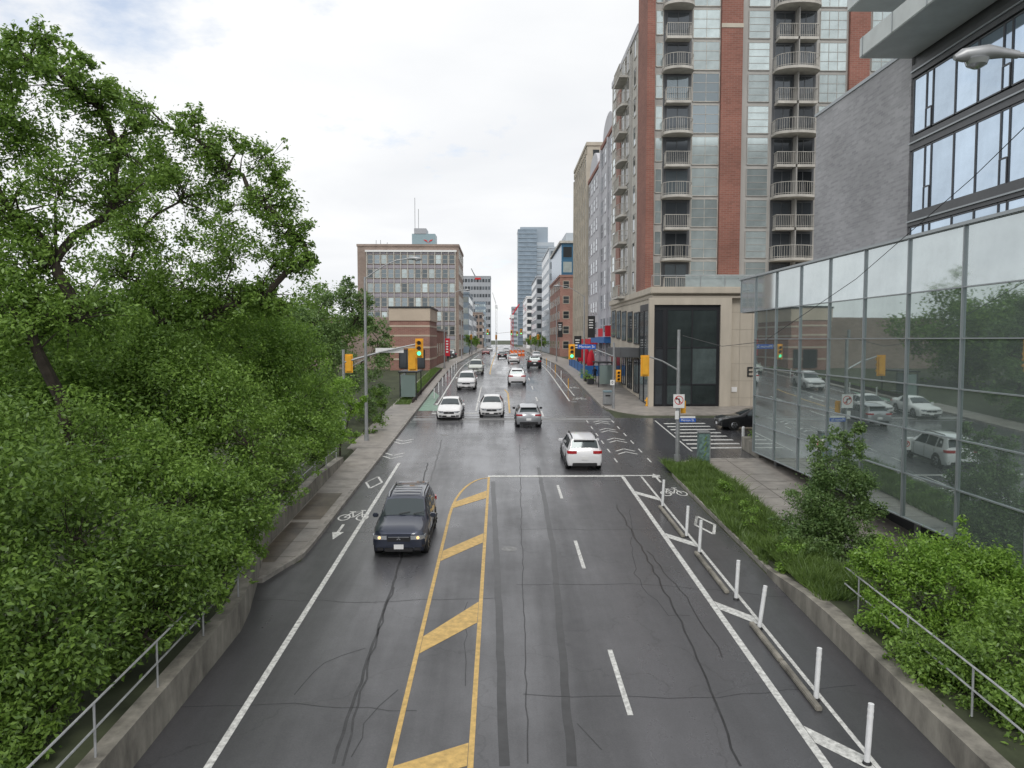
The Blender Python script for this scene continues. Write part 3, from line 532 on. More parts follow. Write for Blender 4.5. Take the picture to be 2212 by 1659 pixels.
def car(ty,col,label,px,py,face,group='vehicles on the road',lit=False,loc=None,rz=None,metal=.3,cat='car'):
    Lc,Hc,st,(wf,wr,R)=stations(ty)
    name={'suv':'suv_car','sedan':'sedan_car','hatch':'hatchback_car'}[ty]
    r=thing(name,label,cat,(0,0,0),group); pm=mat('car paint',col,.32,metal,coat=.9)
    yc=Lc/2
    def ring(s):
        y,zb,wb,wm,wbt,zbt,wt,ztp=s; cr=.035 if ztp>1.2 else .03; zm=.42+.12*(zb<.3)
        return [Vector((x,y-yc,z)) for x,z in ((0,zb),(wb,zb),(wm,zm),(wm*.995,(zm+zbt)/2+.04),(wbt,zbt),(wt,ztp),(wt*.6,ztp+cr),(0,ztp+cr*1.25))]
    R_=[ring(s) for s in st]; mb=MB(); n=14
    for rg in R_:
        full=rg+[Vector((-v.x,v.y,v.z)) for v in rg[-2:0:-1]]; mb.v+=[tuple(v) for v in full]
    for i in range(len(st)-1):
        for j in range(n): a=i*n+j; b=i*n+(j+1)%n; mb.f.append((a,b,b+n,a+n))
    mb.f.append(tuple(range(n))); mb.f.append(tuple((len(st)-1)*n+j for j in reversed(range(n))))
    body=mb.build('body',pm,r,True)
    def pane(name,A,Bq,ia=.06,ib=.93,mt=M['glasscar'],sx=.95):
        m=MB(); rows=[]
        for f in (ia,ib): rows.append([a.lerp(b,f) for a,b in zip(A,Bq)])
        nrm=(rows[0][-1]-rows[0][0]).cross(rows[1][0]-rows[0][0]).normalized()
        if nrm.z<0: nrm=-nrm
        for rw in rows: m.v+=[tuple(Vector((p.x*sx,p.y,p.z))+nrm*.009) for p in rw]
        k=len(A)
        for j in range(k-1): m.f.append((j,j+1,j+1+k,j+k))
        return m.build(name,mt,r,True)
    def top(i): rg=R_[i]; return [Vector((-rg[5].x,rg[5].y,rg[5].z)),Vector((-rg[6].x,rg[6].y,rg[6].z)),rg[7],rg[6],rg[5]]
    ws=pane('windscreen',top(3),top(4))
    m=MB()
    for s_ in (-1,1): a=R_[3][7].lerp(R_[4][7],.09)+Vector((s_*.25+.1,-.02,.03)); m.tube([a,a+Vector((.38,.08,.05))],.012,4)
    m.build('wiper',M['black'],ws)
    pane('rear_window',top(7 if ty!='sedan' else 6),top(8 if ty!='sedan' else 7),.08,.86)
    last=6 if ty=='sedan' else 7
    for sgn in (-1,1):
        def sp(i,f):
            a,b=R_[i][4],R_[i][5]; v=a.lerp(b,f); return Vector((sgn*(v.x+.012),v.y,v.z))
        def bt(i,j,f,g_): return sp(i,g_).lerp(sp(j,g_),f)
        m=MB(); m.poly([bt(3,4,.45,.08),bt(3,4,1,.08),bt(3,4,1,.86),bt(3,4,.93,.80)]); m.poly([bt(4,5,0,.08),bt(4,5,.93,.08),bt(4,5,.93,.88),bt(4,5,0,.86)]); m.build('side_window',M['glasscar'],r)
        m=MB(); m.poly([bt(5,6,.02,.08),bt(5,6,.93,.08),bt(5,6,.93,.88),bt(5,6,.02,.88)]); m.build('side_window',M['glasscar'],r)
        if last==7: m=MB(); m.poly([bt(6,7,.05,.1),bt(6,7,.85,.14),bt(6,7,.6,.86),bt(6,7,.05,.88)]); m.build('side_window',M['glasscar'],r)
        y3=R_[4][4].y-.45; zb=st[4][5]
        m=MB(); m.cbox((sgn*(st[4][4]+.12),y3,zb+.08),(.2,.12,.15)); m.build('mirror',pm if ty!='hatch' else M['black'],r,True,bevel=.03)
        hz=st[0][5]+.03; hx=st[0][3]
        m=MB(); x0,x1=sgn*.40,sgn*(hx+.10)
        m.prism([(x0,-yc-.012),(sgn*(hx-.04),-yc-.012),(x1,-yc+.09),(sgn*(hx+.13),-yc+.28),(sgn*(hx-.05),-yc+.2),(x0,-yc+.1)],hz-.09,hz+.045); hl=m.build('headlight',M['lamp'],r)
        if lit: MB().tube([(sgn*(hx-.12),-yc-.016,hz-.02),(sgn*(hx-.12),-yc-.03,hz-.02)],.05,12).build('bulb',M['lampon'],hl,True)
        else: MB().tube([(sgn*(hx-.09),-yc-.016,hz-.02),(sgn*(hx-.09),-yc-.02,hz-.02)],.045,10).build('reflector',M['dgrey'],hl)
        m=MB(); m.cbox((sgn*.62,-yc+.035,.36),(.2,.12,.09)); m.build('fog_light',M['black'],r)
        tz=st[-3][7]-.08 if ty!='sedan' else .88; tx=st[-2][3]
        m=MB(); hh=.14 if ty=='suv' else .1
        m.prism([(sgn*.42,yc+.008),(sgn*(tx-.12),yc+.008),(sgn*(tx+.02),yc-.05),(sgn*(tx+.06),yc-.26),(sgn*(tx-.1),yc-.2),(sgn*.42,yc-.1)],tz-hh/2-.03,tz+hh/2-.03); m.build('tail_light',M['tail'],r)
        for wy in (wf,wr):
            xo=st[4][3]
            MB().tube([(sgn*(xo-.25),wy-yc,R+.02),(sgn*(xo+.004),wy-yc,R+.02)],R+.065,24).build('wheel_arch',M['black'],r,True)
            wh=MB().tube([(sgn*(xo-.22),wy-yc,R),(sgn*(xo-.02),wy-yc,R),(sgn*(xo+.012),wy-yc,R)],[R,R,R-.03],24).build('wheel',M['rubber'],r,True)
            m=MB().tube([(sgn*(xo+.006),wy-yc,R),(sgn*(xo+.02),wy-yc,R)],[R*.66,R*.6],20); m.build('rim',M['rim'],wh,True)
            m=MB()
            for k in range(5):
                a=2*PI*k/5+.3; m.tube([(sgn*(xo+.018),wy-yc+R*.2*math.cos(a+.6),R+R*.2*math.sin(a+.6)),(sgn*(xo+.022),wy-yc+R*.52*math.cos(a+.6),R+R*.52*math.sin(a+.6))],[.03,.05],6)
            m.build('rim_opening',M['black'],wh)
        if ty=='suv':
            MB().tube([(sgn*.61,R_[4][0].y+.1,1.60),(sgn*.61,R_[4][0].y+.25,1.70),(sgn*.61,R_[7][0].y-.3,1.70),(sgn*.61,R_[7][0].y-.12,1.62)],.028,6).build('roof_rail',M['rim'] if sum(col)<1 else M['black'],r,True)
        MB().cbox((sgn*(st[5][4]+.035),.1,zb-.1),(.03,.2,.03)).build('door_handle',pm,r)
        m=MB()
        for yy_ in (-.75,.28,1.2): m.cbox((sgn*(st[5][3]-.001),yy_,.66),(.012,.014,.62))
        m.build('door_gap',M['black'],r)
        m=MB(); m.cbox((sgn*(st[5][3]),0,.3),(.03,wr-wf-.9,.09)); m.build('sill_trim',M['black'],r)
    if lit:
        m=MB()
        for yy_ in (-.1,.25,.6,.95): m.cbox((0,yy_,1.69),(1.0,.06,.012))
        m.build('roof_glint',M['rim'],r)  # silver strips added as painted sky reflections on the dark roof
    gz=st[0][5]-.03
    MB().cbox((0,-yc+.02,gz-.02),(.76,.09,.15)).build('grille',M['black'],r,bevel=.01)
    MB().cbox((0,-yc-.01,gz+.055),(.70,.05,.018)).build('grille_trim',M['rim'],r)
    MB().cbox((0,-yc+.03,.33),(.95,.14,.13)).build('air_intake',M['black'],r,bevel=.02)
    MB().cbox((0,-yc-.03,.44 if ty=='suv' else .40),(.32,.03,.15)).build('licence_plate',M['wht'],r)
    m=MB()
    for k in range(3):
        a=PI/2+k*2*PI/3; d=Vector((math.cos(a),0,math.sin(a))); pz=Vector((0,-yc-.036,gz+.01)); s2=Vector((-d.z,0,d.x)); m.poly([pz,pz+d*.04+s2*.025,pz+d*.08,pz+d*.04-s2*.025])
    m.build('emblem',M['rim'],r)
    MB().cbox((0,yc+.0,.36),(1.25,.1,.16)).build('rear_bumper',M['black'],r,bevel=.02)
    MB().cbox((0,yc+.012,.68 if ty=='suv' else .62),(.34,.05,.15)).build('licence_plate',M['wht'],r)
    if ty!='sedan': MB().cbox((0,R_[7][5].y+.1,R_[7][5].z+.025),(1.08,.24,.03)).build('spoiler',pm,r,bevel=.01)
    if loc is None:
        p=G(px,py); yy=p.y+Lc/2-.25; loc=(p.x,yy,zr(yy)); rz=0 if face=='front' else PI
        sl_=math.atan((zr(yy+1)-zr(yy-1))/2); r.matrix_world=Matrix.Translation(loc)@Matrix.Rotation(sl_,4,'X')@Matrix.Rotation(rz,4,'Z')
    else: r.matrix_world=Matrix.Translation(loc)@Matrix.Rotation(rz,4,'Z')
    return r
car('suv',(.03,.038,.065),'dark navy car with lit headlights driving toward the viewer',864,1203,'front',lit=True,metal=.5)
car('suv',(.8,.8,.82),'white car with black roof rails driving away at the right stop line',1262,1016,'rear',metal=0)
car('hatch',(.42,.43,.45),'silver hatchback driving away inside the crossing',1142,924,'rear',metal=.7)
car('sedan',(.8,.8,.8),'white sedan waiting beside the green bike box',970,908,'front',metal=0)
car('sedan',(.72,.72,.72),'white sedan waiting in the left turn lane',1062,902,'front',metal=0)
car('suv',(.75,.75,.76),'white car coming up behind the sedan near the bike box',1007,843,'front',metal=0)
car('suv',(.55,.58,.53),'pale green grey car, third in the oncoming queue',1027,809,'front',metal=.3)
car('suv',(.78,.78,.79),'white car driving away just past the crossing',1117,832,'rear',metal=0)
car('suv',(.02,.02,.022),'black car driving away in the right lane',1155,796,'rear',metal=.3)
car('sedan',(.7,.7,.7),'small white car driving away beyond the others',1110,785,'rear',metal=0)
car('sedan',(.03,.03,.035),'dark car driving away far up the middle lane',1085,775,'rear')
car('sedan',(.025,.027,.03),'black sedan stopped on the side street beside the glass building',0,0,'',loc=(17.2,51.5,zr(51.5)-.0),rz=PI/2*3,metal=.3)
car('suv',(.04,.04,.045),'dark car parked in the lot on the far left',0,0,'',loc=(-10.8,150,zr(150)),rz=PI/2*3)
for i,(x,y,c,l) in enumerate(((-3.5,190,(.3,.02,.02),'small red car far up the oncoming lane'),(1.8,215,(.6,.6,.6),'distant silver car in the outbound lane'),(4.8,180,(.5,.1,.02),'distant orange car near the road works'),(-3.4,250,(.7,.7,.7),'distant white car near the vanishing point'),(7.2,150,(.6,.6,.62),'silver car parked by the right kerb far up the street'))):
    car('sedan',c,l,0,0,'',loc=(x,y,zr(y)),rz=0)
# ---------------------------------------------------------------- street furniture
def lamp(x,y,h,side,label,arm=2.6,head=.8,z=None,armz=1.2,fat=1.0):
    z=zr(y) if z is None else z
    r=thing('street_lamp',label,'street lamp',(x,y,z),'cobra head street lamps')
    MB().tube([(x,y,z),(x,y,z+h)],[.11,.065],10).build('pole',M['grey'],r,True)
    MB().tube([(x,y,z+.0),(x,y,z+.4)],.15,10).build('base',M['grey'],r,True)
    q=[(x+side*arm*f,y,z+h-.1+armz*math.sin(f*PI/2)) for f in (0,.25,.5,.75,1)]
    MB().tube(q,.035,8).build('arm',M['grey'],r,True)
    e=Vector(q[-1]); hd=MB()
    hd.tube([e-Vector((side*.05,0,0)),e+Vector((side*.12,0,.02)),e+Vector((side*head*.45,0,.03)),e+Vector((side*head*.85,0,-.01)),e+Vector((side*head,0,-.04))],[.045,.08*fat,.12*fat,.11*fat,.03],12)
    h_=hd.build('lamp_head',M['grey'],r,True)
    MB().tube([e+Vector((side*head*.62,0,-.06)),e+Vector((side*head*.62,0,-.12)),e+Vector((side*head*.62,0,-.16))],[.13,.11,.04],14).build('lens',M['lamp'],h_,True)
    return r
a=P(792,955,46.5); lamp(a.x,46.5,10.0,1,'tall grey street lamp by the left trees with its arm over the road',2.6,.85,zr(46.5)+.1)
a=P(2062,112,9); lamp(a.x+.70+3.1,9,a.z-zr(9)-.4-.25+.02,-1,'street lamp whose head enters the top right corner',3.1,.70,zr(9)+.4,.3,.72)
for (x,y,s,l) in ((-7.3,100,1,'slim street lamp in front of the low brick building'),(-7.3,145,1,'street lamp beside the brown office block'),(-7.3,200,1,'far left street lamp near the distant towers'),(9.3,84,-1,'street lamp with hanging banners on the right pavement'),(9.3,125,-1,'second street lamp along the right pavement'),(9.3,170,-1,'third street lamp along the right pavement'),(9.3,225,-1,'farthest street lamp along the right pavement')):
    lamp(x,y,9.3,s,l)
def sig(parent,x,y,z,face,lit=False,s=1.0):
    yf=y+face*.13*s
    h=MB().cbox((x,y,z),(.34*s,.24*s,1.05*s)).build('signal_head',M['sigy'],parent,bevel=.02)
    MB().cbox((x,y+(.02 if face<0 else -.02),z),(.50*s,.03,1.22*s)).build('backplate',M['sigy'],h)
    for k in (-1,0,1):
        zz=z+k*.33*s; MB().tube([(x,yf,zz),(x,yf+face*.02,zz)],.125*s,14).build('lens',M['glow'] if (lit and k==-1) else M['lens'],h,True)
        v=MB()
        for i in range(9):
            a0=-.35+ (PI+.7)*i/9; a1=-.35+(PI+.7)*(i+1)/9; rr=.15*s
            v.poly([(x+rr*math.cos(a0),yf,zz+rr*math.sin(a0)),(x+rr*math.cos(a1),yf,zz+rr*math.sin(a1)),(x+rr*math.cos(a1),yf+face*.22*s,zz+rr*math.sin(a1)),(x+rr*math.cos(a0),yf+face*.22*s,zz+rr*math.sin(a0))])
        v.build('visor',M['sigy'],h)
    return h
Y=47.5; a=P(742,785,Y); zb=zr(Y)+.1
r=thing('traffic_signal','traffic signal pole with a long arm over the left lanes','traffic signal',(a.x,Y,zb),'traffic signals at the crossing')
MB().tube([(a.x,Y,zb),(a.x,Y,P(742,755,Y).z)],[.12,.09],10).build('pole',M['grey'],r,True)
e=P(905,742,Y); MB().tube([(a.x,Y,P(742,783,Y).z),(a.x+(e.x-a.x)*.5,Y,P(825,760,Y).z),(e.x,Y,e.z)],[.07,.055,.04],8).build('arm',M['grey'],r,True)
MB().tube([(a.x,Y,P(742,800,Y).z),(a.x+(e.x-a.x)*.3,Y,P(792,775,Y).z)],.03,6).build('brace',M['grey'],r,True)
q=P(906,752,Y); sig(r,q.x,Y-.1,q.z,-1,True,.98); q=P(890,777,Y); sig(r,q.x,Y+.4,q.z,1,False,1.15); q=P(754,785,Y); sig(r,q.x,Y,q.z,1,False,.95)
q=P(841,757,Y); s_=MB().cbox((q.x,Y+.12,q.z),(1.75,.03,.3)).build('street_name_sign',M['wht'],r)
a=G(1463,1000); Y=a.y; x=a.x; zb=zr(Y)+.1
r=thing('traffic_signal','slim grey signal pole on the right verge carrying signs','traffic signal',(x,Y,zb),'traffic signals at the crossing')
MB().tube([(x,Y,zb),(x,Y,P(1467,712,Y).z)],[.12,.08],10).build('pole',M['grey'],r,True); MB().tube([(x,Y,zb),(x,Y,zb+.35)],.17,10).build('base',M['grey'],r,True)
e=P(1395,768,Y); MB().tube([(x,Y,P(1465,800,Y).z),(x+(e.x-x)*.5,Y,P(1432,780,Y).z),(e.x,Y,e.z)],[.05,.045,.035],8).build('arm',M['grey'],r,True)
q=P(1393,790,Y); sig(r,q.x,Y,q.z,1,False,.92); q=P(1476,880,Y); sig(r,q.x+.05,Y+.25,q.z,1,False,.55)
q=P(1465,866,Y); s_=MB().cbox((q.x,Y-.16,q.z),(.62,.02,.75)).build('turn_sign',M['wht'],r,bevel=.01)
m=MB(); n=20
for i in range(n):
    a0=2*PI*i/n;a1=2*PI*(i+1)/n; m.poly([(q.x+.24*math.cos(a0),Y-.175,q.z+.05+.24*math.sin(a0)),(q.x+.24*math.cos(a1),Y-.175,q.z+.05+.24*math.sin(a1)),(q.x+.2*math.cos(a1),Y-.175,q.z+.05+.2*math.sin(a1)),(q.x+.2*math.cos(a0),Y-.175,q.z+.05+.2*math.sin(a0))])
m.poly([(q.x-.16,Y-.18,q.z+.19),(q.x-.12,Y-.18,q.z+.22),(q.x+.16,Y-.18,q.z-.09),(q.x+.12,Y-.18,q.z-.12)]); m.build('prohibition_ring',M['red'],s_)
m=MB(); m.cbox((q.x+.02,Y-.178,q.z),(.05,.006,.26)); m.cbox((q.x-.05,Y-.178,q.z+.12),(.16,.006,.05)); m.poly([(q.x-.12,Y-.181,q.z+.06),(q.x-.12,Y-.181,q.z+.19),(q.x-.2,Y-.181,q.z+.12)]); m.build('arrow_symbol',M['black'],s_)
q=P(1462,896,Y); MB().cbox((q.x-.03,Y-.16,q.z),(.2,.02,.45)).build('notice_plate',M['wht'],r)
q=P(1484,907,Y); s_=MB().cbox((q.x,Y-.16,q.z),(.86,.02,.2)).build('street_name_sign',M['blue'],r); text(s_,'lettering','Merton St.',.17,(q.x,Y-.175,q.z),0,M['wht'])
MB().cbox((q.x,Y-.16,q.z+.16),(.8,.02,.1)).build('district_plate',M['wht'],s_)
Y=60.5; a=P(1325,885,Y); x=a.x; zb=zr(Y)+.13
r=thing('traffic_signal','far corner signal pole with the blue street name sign on its arm','traffic signal',(x,Y,zb),'traffic signals at the crossing')
MB().tube([(x,Y,zb),(x,Y,P(1325,740,Y).z)],[.12,.08],10).build('pole',M['grey'],r,True)
e=P(1230,745,Y); MB().tube([(x,Y,P(1325,770,Y).z),(x+(e.x-x)*.5,Y,P(1280,752,Y).z),(e.x,Y,e.z)],[.05,.045,.035],8).build('arm',M['grey'],r,True)
q=P(1235,760,Y); sig(r,q.x,Y-.05,q.z,-1,True,1.0); q=P(1336,812,Y); sig(r,q.x,Y,q.z,-1,False,.8)
q=P(1267,749,Y); s_=MB().cbox((q.x,Y-.1,q.z),(1.45,.03,.36)).build('street_name_sign',M['blue'],r); text(s_,'lettering','Merton St',.31,(q.x,Y-.13,q.z),0,M['wht'])
q=P(1322,826,Y); s2_=MB().cbox((q.x,Y-.2,q.z),(.34,.02,.42)).build('route_plate',M['wht'],r); text(s2_,'lettering','0',.3,(q.x,Y-.22,q.z),0,M['black'])
for i,(x,Y) in enumerate(((-7,185),(9,180),(-1,200),(9.2,230))):
    r=thing('traffic_signal',['distant traffic signal on the left beyond the office block','distant traffic signal on the right before the brown building','distant traffic signal hanging near the road centre','farthest traffic signal on the right'][i],'traffic signal',(x,Y,zr(Y)),'traffic signals far up the street')
    MB().tube([(x,Y,zr(Y)),(x,Y,zr(Y)+5.8)],.1,6).build('pole',M['grey'],r); sd=1 if x<0 else -1
    MB().tube([(x,Y,zr(Y)+5.4),(x+sd*4,Y,zr(Y)+5.8)],.06,6).build('arm',M['grey'],r); sig(r,x+sd*4,Y,zr(Y)+5.6,-1,True,1.1); sig(r,x,Y-.2,zr(Y)+4.4,-1,False,1.0)
a=G(1522,1006); z=zr(a.y)+.1; r=thing('utility_cabinet','tall teal painted utility cabinet on the right pavement','utility cabinet',(a.x,a.y,z))
MB().cbox((a.x,a.y+.3,z+.82),(.55,.5,1.55)).build('cabinet_body',M['mural'],r,bevel=.02); MB().cbox((a.x,a.y+.3,z+1.66),(.6,.55,.1)).build('cap',M['grey'],r,bevel=.02)
MB().cbox((a.x+.3,a.y+.3,z+.82),(.06,.44,1.4)).build('side_panel',M['grey'],r)
m=MB()
for k in range(4): m.tube([(a.x-.05+.06*(k%2),a.y+.045,z+.4+.28*k),(a.x+.1,a.y+.045,z+.6+.28*k)],.03,5)
m.build('painted_leaves',M['leafg'],r)
def tub(name,lab,cat,px,py,fn):
    a=G(px,py); r=thing(name,lab,cat,(a.x,a.y,zr(a.y)+.12)); fn(r,a.x,a.y,zr(a.y)+.12); return r
def f_bin(r,x,y,z):
    MB().cbox((x,y,z+.55),(.7,.6,1.0)).build('bin_body',M['grey'],r,bevel=.04); MB().cbox((x,y,z+1.14),(.74,.64,.16)).build('lid',M['teal'],r,bevel=.03); MB().cbox((x,y-.31,z+.8),(.4,.03,.12)).build('slot',M['black'],r)
tub('litter_bin','grey litter bin with teal lid near the far right corner','litter bin',1312,878,f_bin)
def f_hyd(r,x,y,z):
    MB().tube([(x,y,z),(x,y,z+.1),(x,y,z+.12),(x,y,z+.6),(x,y,z+.72)],[.17,.17,.11,.11,.04],12).build('hydrant_body',M['sigy'],r,True); MB().tube([(x-.2,y,z+.45),(x+.2,y,z+.45)],.06,8).build('nozzle',M['sigy'],r,True)
tub('fire_hydrant','small yellow fire hydrant in front of the podium','fire hydrant',1398,880,f_hyd)
def f_shel(r,x,y,z,w=1.4,l=4):
    for xx in (x-w/2,x+w/2):
        for yy in (y,y+l): MB().cbox((xx,yy,z+1.2),(.08,.08,2.4)).build('post',M['dark'],r)
    MB().cbox((x,y+l/2,z+2.45),(w+.3,l+.4,.12)).build('roof',M['dark'],r,bevel=.02)
    MB().cbox((x-w/2*(1 if x<0 else -1),y+l/2,z+1.25),(.03,l-.1,1.9)).build('glass_panel',M['shel'],r); MB().cbox((x,y+.01,z+1.25),(w-.15,.03,1.9)).build('glass_panel',M['shel'],r)
    MB().cbox((x,y+l/2+.5,z+.5),(.45,1.8,.06)).build('bench',M['grey'],r)
a=G(868,868); r=thing('bus_shelter','glass bus shelter on the left pavement past the trees','bus shelter',(-7.95,a.y,zr(a.y)+.13)); f_shel(r,-7.95,a.y,zr(a.y)+.13)
r=thing('bus_shelter','glass bus shelter on the right pavement by the patio','bus shelter',(10.6,76,zr(76)+.13)); f_shel(r,10.6,76,zr(76)+.13)
for i in range(6):
    x=10.7+.5*(i%2); y=90+i*2.6; z=zr(y)+.13
    r=thing('patio_umbrella',['nearest','second','third','fourth','fifth','farthest'][i]+' closed red umbrella of the pavement patio','umbrella',(x,y,z),'closed red patio umbrellas')
    MB().tube([(x,y,z),(x,y,z+2.7)],.03,6).build('pole',M['grey'],r); MB().tube([(x,y,z+.9),(x,y,z+1.2),(x,y,z+2.2),(x,y,z+2.8)],[.26,.40,.28,.03],8).build('canopy',M['redc'],r,True)
r=thing('patio_fence','blue and green screened fence around the pavement patio','fence',(9.9,88,zr(88)))
mb=MB(); kstrip(mb,9.85,9.9,88,108,1.2,4); mb.build('screen',M['binb'],r)
mb=MB(); mb.prism([(9.85,87.9),(12.2,87.9),(12.2,87.95),(9.85,87.95)],zt(.1),zt(1.3)); mb.build('end_screen',M['binb'],r)
for i in range(6): MB().cbox((9.87,88+i*4,zr(88+i*4)+.8),(.09,.09,1.5)).build('post',M['dark'],r)
for i in range(3):
    y=85-i*3; r=thing('planter_box',['farthest','middle','nearest'][i]+' green planter box on the right pavement','planter',(9.4,y,zr(y)+.13),'green planter boxes on the right pavement')
    MB().cbox((9.4,y,zr(y)+.4),(.6,1.4,.55)).build('box',M['binb'] if i==0 else M['dark'],r,bevel=.02); npmesh('plants',leafV([(0,0,.6)],[.55],[160],.12),4,M['leafg'],r)
a=P(1605,970,45); r=thing('bollard','white bollard by the hedge at the side street','bollard',(a.x,45,zr(45))); MB().tube([(a.x,45,zr(45)),(a.x,45,zr(45)+1.15),(a.x,45,zr(45)+1.2)],[.09,.09,.04],10).build('bollard_body',M['post'],r,True)
a=P(1770,960,29); r=thing('no_parking_sign','small no parking sign above the feathery shrub','sign',(a.x,29,1.5)); MB().tube([(a.x,29,1.5),(a.x,29,a.z+.2)],.03,6).build('pole',M['grey'],r)
s_=MB().cbox((a.x,28.95,a.z),(.32,.02,.42)).build('sign_plate',M['wht'],r); m=MB()
for i in range(16):
    a0=2*PI*i/16;a1=2*PI*(i+1)/16; m.poly([(a.x+R_*math.cos(an),28.935,a.z+.03+R_*math.sin(an)) for R_,an in ((.12,a0),(.12,a1),(.085,a1),(.085,a0))])
m.poly([(a.x-.09,28.933,a.z+.1),(a.x-.07,28.933,a.z+.13),(a.x+.09,28.933,a.z-.04),(a.x+.07,28.933,a.z-.07)]); m.build('ring_symbol',M['red'],s_)
text(s_,'lettering','P',.15,(a.x,28.937,a.z+.03),0,M['black'])
r=thing('verge_barrier','low timber barrier along the left grass strip','barrier',(-7.4,64,zr(64)))
mb=MB(); kstrip(mb,-7.42,-7.34,64,96,.45,4); mb.build('rail_board',M['bark'],r)
for i in range(8):
    y=68+i*5; tag(MB().tube([(-5.9,y,zr(y)),(-5.9,y,zr(y)+.95)],.05,8).build('flexible_post',M['post'],None,True),'white flexible post number %s from the crossing on the left cycle lane'%['one','two','three','four','five','six','seven','eight'][i],'post','white flexible posts of the left cycle lane')
for i in range(6):
    y=76+i*9; tag(MB().tube([(6.85,y,zr(y)),(6.85,y,zr(y)+1.0)],.04,8).build('flexible_post',M['post'] if i%2 else M['sigy'],None,True),('white' if i%2 else 'yellow')+' slim post number %s beyond the crossing on the right cycle lane'%['one','two','three','four','five','six'][i],'post','posts of the right cycle lane beyond the crossing')
for i in range(8):
    x=2.5+.9*(i%4)+random.uniform(-.2,.2); y=165+i*4; r=thing('traffic_barrel',['first','second','third','fourth','fifth','sixth','seventh','eighth'][i]+' orange barrel of the distant road works','traffic barrel',(x,y,zr(y)),'orange barrels of the road works')
    MB().tube([(x,y,zr(y)),(x,y,zr(y)+1.3)],[.4,.28],8).build('barrel_body',M['orange'],r,True); MB().tube([(x,y,zr(y)+.6),(x,y,zr(y)+.8)],.37,8).build('band',M['wht'],r)
for (x,Y,z0,z1,l) in ((10.1,84,8.8,11.2,'black banner on the nearer banner lamp post'),(8.6,84,6.6,9.0,'second black banner on the banner lamp post'),(9.9,125,9,11.5,'small black banner on the second right lamp')):
    r=thing('banner',l,'banner',(x,Y,z0),'black banners on the right lamp posts'); MB().cbox((x,Y,(z0+z1)/2),(.8,.04,z1-z0)).build('cloth',M['black'],r)
    m=MB()
    for k in range(4): m.cbox((x-.05,Y-.03,z1-.45-.28*k),(.5-.08*(k%2),.01,.11))
    m.build('white_print',M['wht'],r)
q=P(966,750,104); r=thing('shop_banner','tall red shop banner beside the low brick building','banner',(q.x,104,zr(104))); MB().cbox((q.x,104,q.z),(.75,.05,2.4)).build('cloth',M['redc'],r); MB().tube([(q.x-.4,104,zr(104)),(q.x-.4,104,q.z+1.3)],.03,6).build('pole',M['grey'],r)
m=MB()
for k in range(5): m.cbox((q.x,103.96,q.z+.8-.36*k),(.3,.01,.2))
m.build('white_print',M['wht'],r)
tag(MB().tube([P(1475,725,40.5),P(1560,748,35),P(1650,738,31),P(1850,602,24),P(2100,385,17),P(2300,190,12)],.012,4).build('overhead_wire',M['black']),'thin dark overhead wire crossing in front of the glass building','wire')
# ---------------------------------------------------------------- people
def person(x,y,rz,label,top,pants,sc=1.0):
    me=bpy.data.meshes.new('person')
    pts=[('pel',(0,0,.95),.15),('bel',(0,0,1.1),.14),('che',(0,0,1.32),.17),('nek',(0,0,1.5),.06),('hed',(0,-.02,1.62),.095),('hdt',(0,-.01,1.72),.085),
     ('lh',(.09,0,.88),.095),('lk',(.1,-.14,.5),.065),('la',(.1,-.12,.08),.045),('lt',(.1,-.28,.04),.04),('rh',(-.09,0,.88),.095),('rk',(-.1,.06,.5),.065),('ra',(-.1,.26,.12),.045),('rt',(-.1,.14,.04),.04),
     ('ls',(.2,0,1.42),.065),('le',(.26,.1,1.14),.045),('lw',(.27,.0,.9),.032),('lf',(.27,-.03,.8),.03),('rs',(-.2,0,1.42),.065),('re',(-.26,-.06,1.14),.045),('rw',(-.26,-.2,.95),.032),('rf',(-.26,-.24,.86),.03)]
    ix={p[0]:i for i,p in enumerate(pts)}; ed=['pel-bel','bel-che','che-nek','nek-hed','hed-hdt','pel-lh','lh-lk','lk-la','la-lt','pel-rh','rh-rk','rk-ra','ra-rt','che-ls','ls-le','le-lw','lw-lf','che-rs','rs-re','re-rw','rw-rf']
    me.from_pydata([p[1] for p in pts],[tuple(ix[k] for k in e.split('-')) for e in ed],[])
    o=bpy.data.objects.new('person',me); COL.objects.link(o); m=o.modifiers.new('s','SKIN'); me.skin_vertices[0].data[0].use_root=True
    for i,p in enumerate(pts): me.skin_vertices[0].data[i].radius=(p[2],p[2]*.85)
    sb=o.modifiers.new('d','SUBSURF'); sb.levels=1; sb.render_levels=1
    dg=bpy.context.evaluated_depsgraph_get(); nm=bpy.data.meshes.new_from_object(o.evaluated_get(dg)); o.modifiers.clear(); o.data=nm
    for mm in (top,pants,M['skin'],M['black']): nm.materials.append(mm)
    for f in nm.polygons:
        c=f.center; f.use_smooth=True
        f.material_index=3 if (c.z>1.68 or (c.z>1.58 and c.y>.02) or c.z<.08) else 2 if (c.z>1.5 or (abs(c.x)>.21 and c.z<.93)) else 0 if (c.z>.95 or abs(c.x)>.2) else 1
    o.location=(x,y,zr(y)+.13); o.rotation_euler=(0,0,rz); o.scale=(sc,)*3; tag(o,label,'person'); return o
person(10.0,80,0,'person in dark clothing walking on the right pavement near the patio',M['cloth1'],M['black'])
person(11.3,110,PI,'person in a pale top walking away by the red umbrellas',M['cloth2'],M['cloth1'],.98)
person(-8.2,120,.1,'person in dark clothing on the left pavement by the low brick building',M['cloth1'],M['cloth1'])
